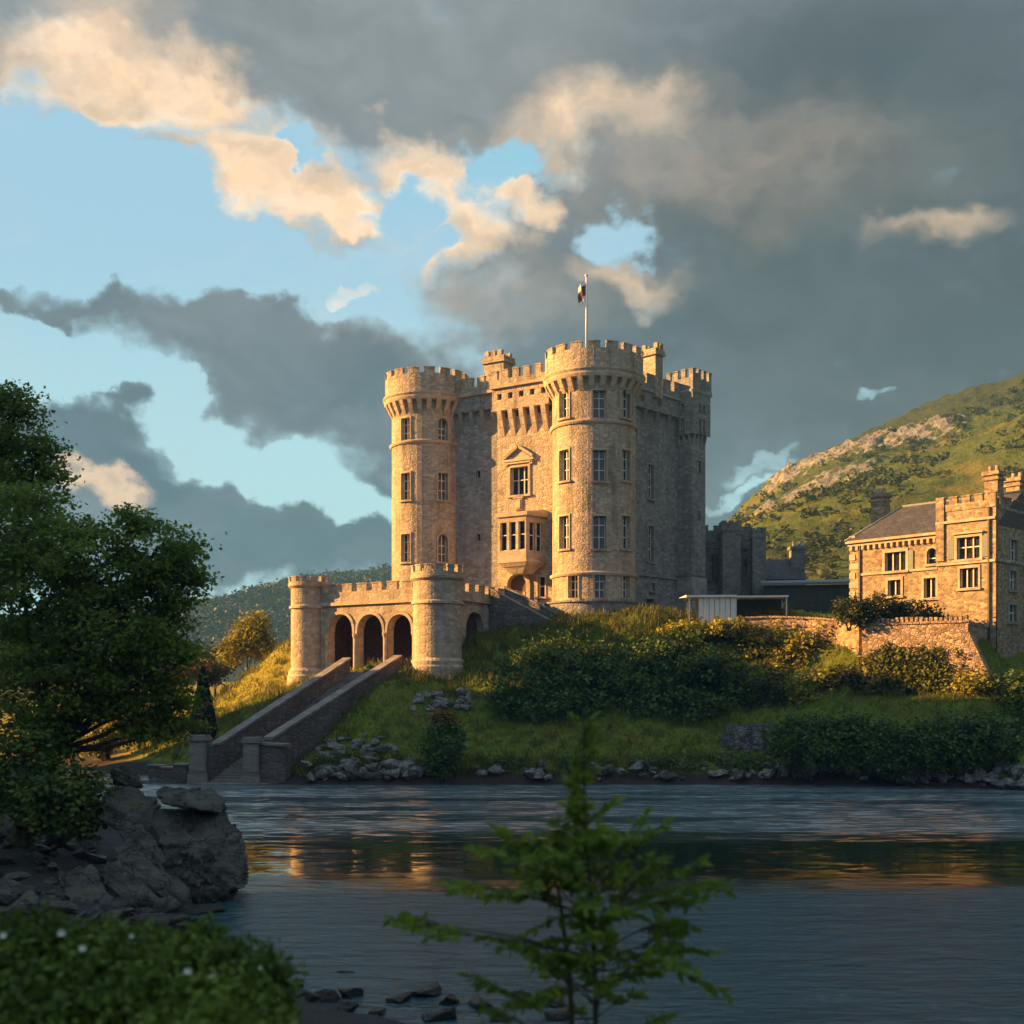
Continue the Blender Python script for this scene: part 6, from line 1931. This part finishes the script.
# ================================================================ foreground plants
def leaf_blades(C, A, Nn, L, W):
    """pointed six-sided leaves: base C, direction A, normal Nn"""
    b = np.cross(A, Nn); b /= np.linalg.norm(b, axis=1)[:, None] + 1e-9
    n = np.cross(b, A)
    L = np.asarray(L).reshape(-1, 1); W = np.asarray(W).reshape(-1, 1)
    v = np.stack([C, C + A * L * .30 + b * W * .5 - n * L * .02, C + A * L * .65 + b * W * .40 - n * L * .06, C + A * L - n * L * .16, C + A * L * .65 - b * W * .40 - n * L * .06, C + A * L * .30 - b * W * .5 - n * L * .02], 1)
    return v.reshape(-1, 3)


sx, sy = (584 - 512) / F * 14.0, 14.0
sap = thing('sapling', 'young slender sapling with feathery leaves standing in front of the river', 'sapling', (sx, sy, zg(sx, sy)))
mb = MB()
ztop = zat(706, 14)
zbase = zg(sx, sy) - .2
def stem_x(z): return sx + .10 * math.sin((z - zbase) * .9) + .02 * (z - zbase)
zs_ = np.linspace(zbase, ztop, 16)
mb.tube([(stem_x(z), sy + .04 * math.sin(z * 2), z) for z in zs_], list(np.linspace(.045, .006, 16)), 7)
mb.tube([(sx - .06, sy + .05, zbase), (sx - .16, sy + .1, zat(980, 14)), (sx - .28, sy + .12, zat(900, 14)), (sx - .42, sy + .1, zat(840, 14))], [.04, .032, .02, .007], 6)
LC, LA, LN, LL_, LW_ = [], [], [], [], []


def frond(p0, d, length, n, leaf):
    d = np.array(d, float) / np.linalg.norm(d)
    pts = []
    for i in range(7):
        t = i / 6
        pts.append(np.array(p0) + d * length * t + np.array([0, 0, -.16 * length * t * t]))
    mb.tube(pts, list(np.linspace(.012, .003, 7) * (1 + length * .6)), 4, cap=False)
    side = np.cross(d, [0, 0, 1.0]); side /= np.linalg.norm(side) + 1e-9
    for i in range(n):
        t = .22 + .78 * i / (n - 1)
        p = np.array(p0) + d * length * t + np.array([0, 0, -.16 * length * t * t])
        for s in ((-1, 1) if i < n - 1 else (0,)):
            a = d * (.75 if s else 1.0) + side * s * .85 + np.array([0, 0, -.4]) + RNG.normal(size=3) * .34
            a /= np.linalg.norm(a)
            LC.append(p); LA.append(a); LN.append(np.array([0, -.55, .8]) + RNG.normal(size=3) * .8)
            k = leaf * random.uniform(.75, 1.15) * (1 - .25 * abs(t - .6))
            LL_.append(k); LW_.append(k * .42)


def spread_at(py):
    for (a, b, r0, r1) in ((700, 740, .05, .22), (740, 800, .2, .38), (800, 860, .45, .8), (860, 930, 1.1, 1.7), (930, 1060, 1.5, 1.7)):
        if a <= py < b: return r0 + (r1 - r0) * (py - a) / (b - a)
    return 1.6
for py in (712, 722, 732, 742, 752, 762, 772, 782, 792, 802, 811, 820, 829, 838, 847, 856, 865, 874, 883, 892, 901, 910, 919, 928, 938, 948, 958, 968, 980, 992, 1004, 1016, 1030):
    z = zat(py + 14, 14)
    k = 2 if py < 860 else 3
    for j in range(k):
        a = random.uniform(0, 6.283)
        r = spread_at(py) * random.uniform(.7, 1.1)
        d = np.array([math.cos(a), .8 * math.sin(a), random.uniform(.9, 2.0) if py < 800 else random.uniform(.15, 1.3) if py < 930 else random.uniform(-.1, .8)])
        p = np.array([stem_x(z), sy, z])
        if r > .75:                     # long bough carrying several fronds
            e = p + d / np.linalg.norm(d) * r * .55
            mb.tube([p, (p + e) / 2 + [0, 0, .04], e], [.011, .009, .006], 5)
            frond(e, d + RNG.normal(size=3) * .15, r * .5, 11, .20)
            for s in (random.choice((-1, 1)),):
                q = p + (e - p) * random.uniform(.55, .95)
                dd = np.array([d[0] * .7 - s * d[1] * .8, d[1] * .7 + s * d[0] * .8, random.uniform(-.1, 1.0)])
                frond(q, dd, r * .42, 10, .175)
        else:
            frond(p, d, max(r, .2), 6 if r < .3 else 10, .11 + .08 * min(1, r / .6))
for (px, py, a) in ((470, 935, 3.0), (440, 925, 3.1), (650, 905, .1), (680, 890, .2), (495, 890, 2.9), (520, 855, 2.7), (640, 930, -.2)):
    p = P(px, py, 14 + random.uniform(-.3, .3))
    q = np.array([stem_x(p[2] - .5), sy, p[2] - .35])
    mb.tube([q, (q + p) / 2 + [0, 0, .06], p], [.02, .014, .008], 5)
    for s in (-.7, 0, .7): frond(p, (math.cos(a + s * .6), s, .28), .6, 10, .18)
mb.build('stem', [M_STEM], sap)
V = leaf_blades(np.array(LC), np.array(LA), np.array(LN), np.array(LL_), np.array(LW_))
mesh_np('foliage', V, np.arange(len(V)).reshape(-1, 6), [M_SAP], sap)

# flowering shrub bottom left
fb = [B(40, 990, 12, 75, 50, .8, 200), B(120, 975, 12.2, 70, 44, .8, 190), B(200, 985, 12, 62, 44, .8, 180), B(250, 1000, 11.6, 42, 36, .6, 110), B(10, 965, 12.4, 50, 34, .7, 120), B(100, 1030, 11.2, 120, 40, .8, 260), B(150, 950, 12.6, 26, 20, .4, 44), B(30, 930, 12.3, 24, 16, .3, 30), B(205, 946, 12.4, 14, 18, .25, 22), B(262, 968, 12, 12, 18, .25, 20), B(85, 935, 12.4, 18, 14, .3, 22), B(225, 1035, 11, 70, 34, .6, 150)]
A, O = [], []
for (c, r, n) in fb:
    l, o, cc = clumps(c, r, n, 15, .075, .6, .8)
    A.append(l); O.append(o)
A = np.concatenate(A); O = np.concatenate(O)
nrm = O + RNG.normal(size=A.shape) * .7; nrm[:, 2] += .6
d = RNG.normal(size=A.shape) + O * .6; d /= np.linalg.norm(d, axis=1)[:, None]
s = RNG.uniform(.07, .13, len(A))
V = leaf_blades(A, d, nrm, s, s * .55)
c = A.mean(0)
shr = thing('flowering_shrub', 'leafy green shrub with small white flowers in the foreground', 'shrub', (c[0], c[1], zg(c[0], c[1])))
mesh_np('foliage', V, np.arange(len(V)).reshape(-1, 6), [M_SHRUB], shr)
mb = MB()
for (cc, r, n) in fb:
    for j in range(4):
        e = np.array(cc) + RNG.normal(size=3) * np.array(r) * .5
        s0 = np.array([c[0] + random.uniform(-.9, .9), c[1] + random.uniform(-.4, .4), zg(c[0], c[1]) - .1])
        mb.tube([s0, (s0 + e) / 2 + RNG.normal(size=3) * .08, e], [.022, .015, .006], 5)
mb.build('stem', [M_STEM], shr)
for (px, py) in ((4, 935), (83, 948), (62, 933), (132, 936), (188, 971), (214, 977), (259, 967), (47, 1002), (110, 1001), (151, 1018)):
    c = P(px, py, 11.35)
    mb = MB()
    r = random.uniform(.022, .04)
    for k in range(6):
        a = k * 1.047 + random.uniform(-.2, .2)
        dx, dz = math.cos(a), math.sin(a)
        q = np.array([dx, -.5, dz * .8 + .25]); q /= np.linalg.norm(q)
        w = np.array([-dz, 0, dx]) * r * .55
        mb.add([c, c + q * r * .6 + w, c + q * r * 1.25, c + q * r * .6 - w], ((0, 1, 2, 3),))
    mb.lathe((c[0], c[1]), [(.0, c[2] - .012), (.014, c[2]), (0, c[2] + .014)], 6)
    mb.build('flower', [M_PETAL], shr)

# ================================================================ air
HAZE = 0.00026
hz = MB()
hz.box((-20, 520), (1, 0), 760, 780, -3.0, 196.0)
m, nt, o = new_mat('evening haze')
vp = ND(nt, 'ShaderNodeVolumePrincipled', {'Color': (0.22, 0.55, 1.0, 1), 'Density': HAZE})
nt.links.new(vp.outputs[0], o.inputs['Volume'])
hz = hz.build('haze', [m])
tag(hz, kind='stuff')
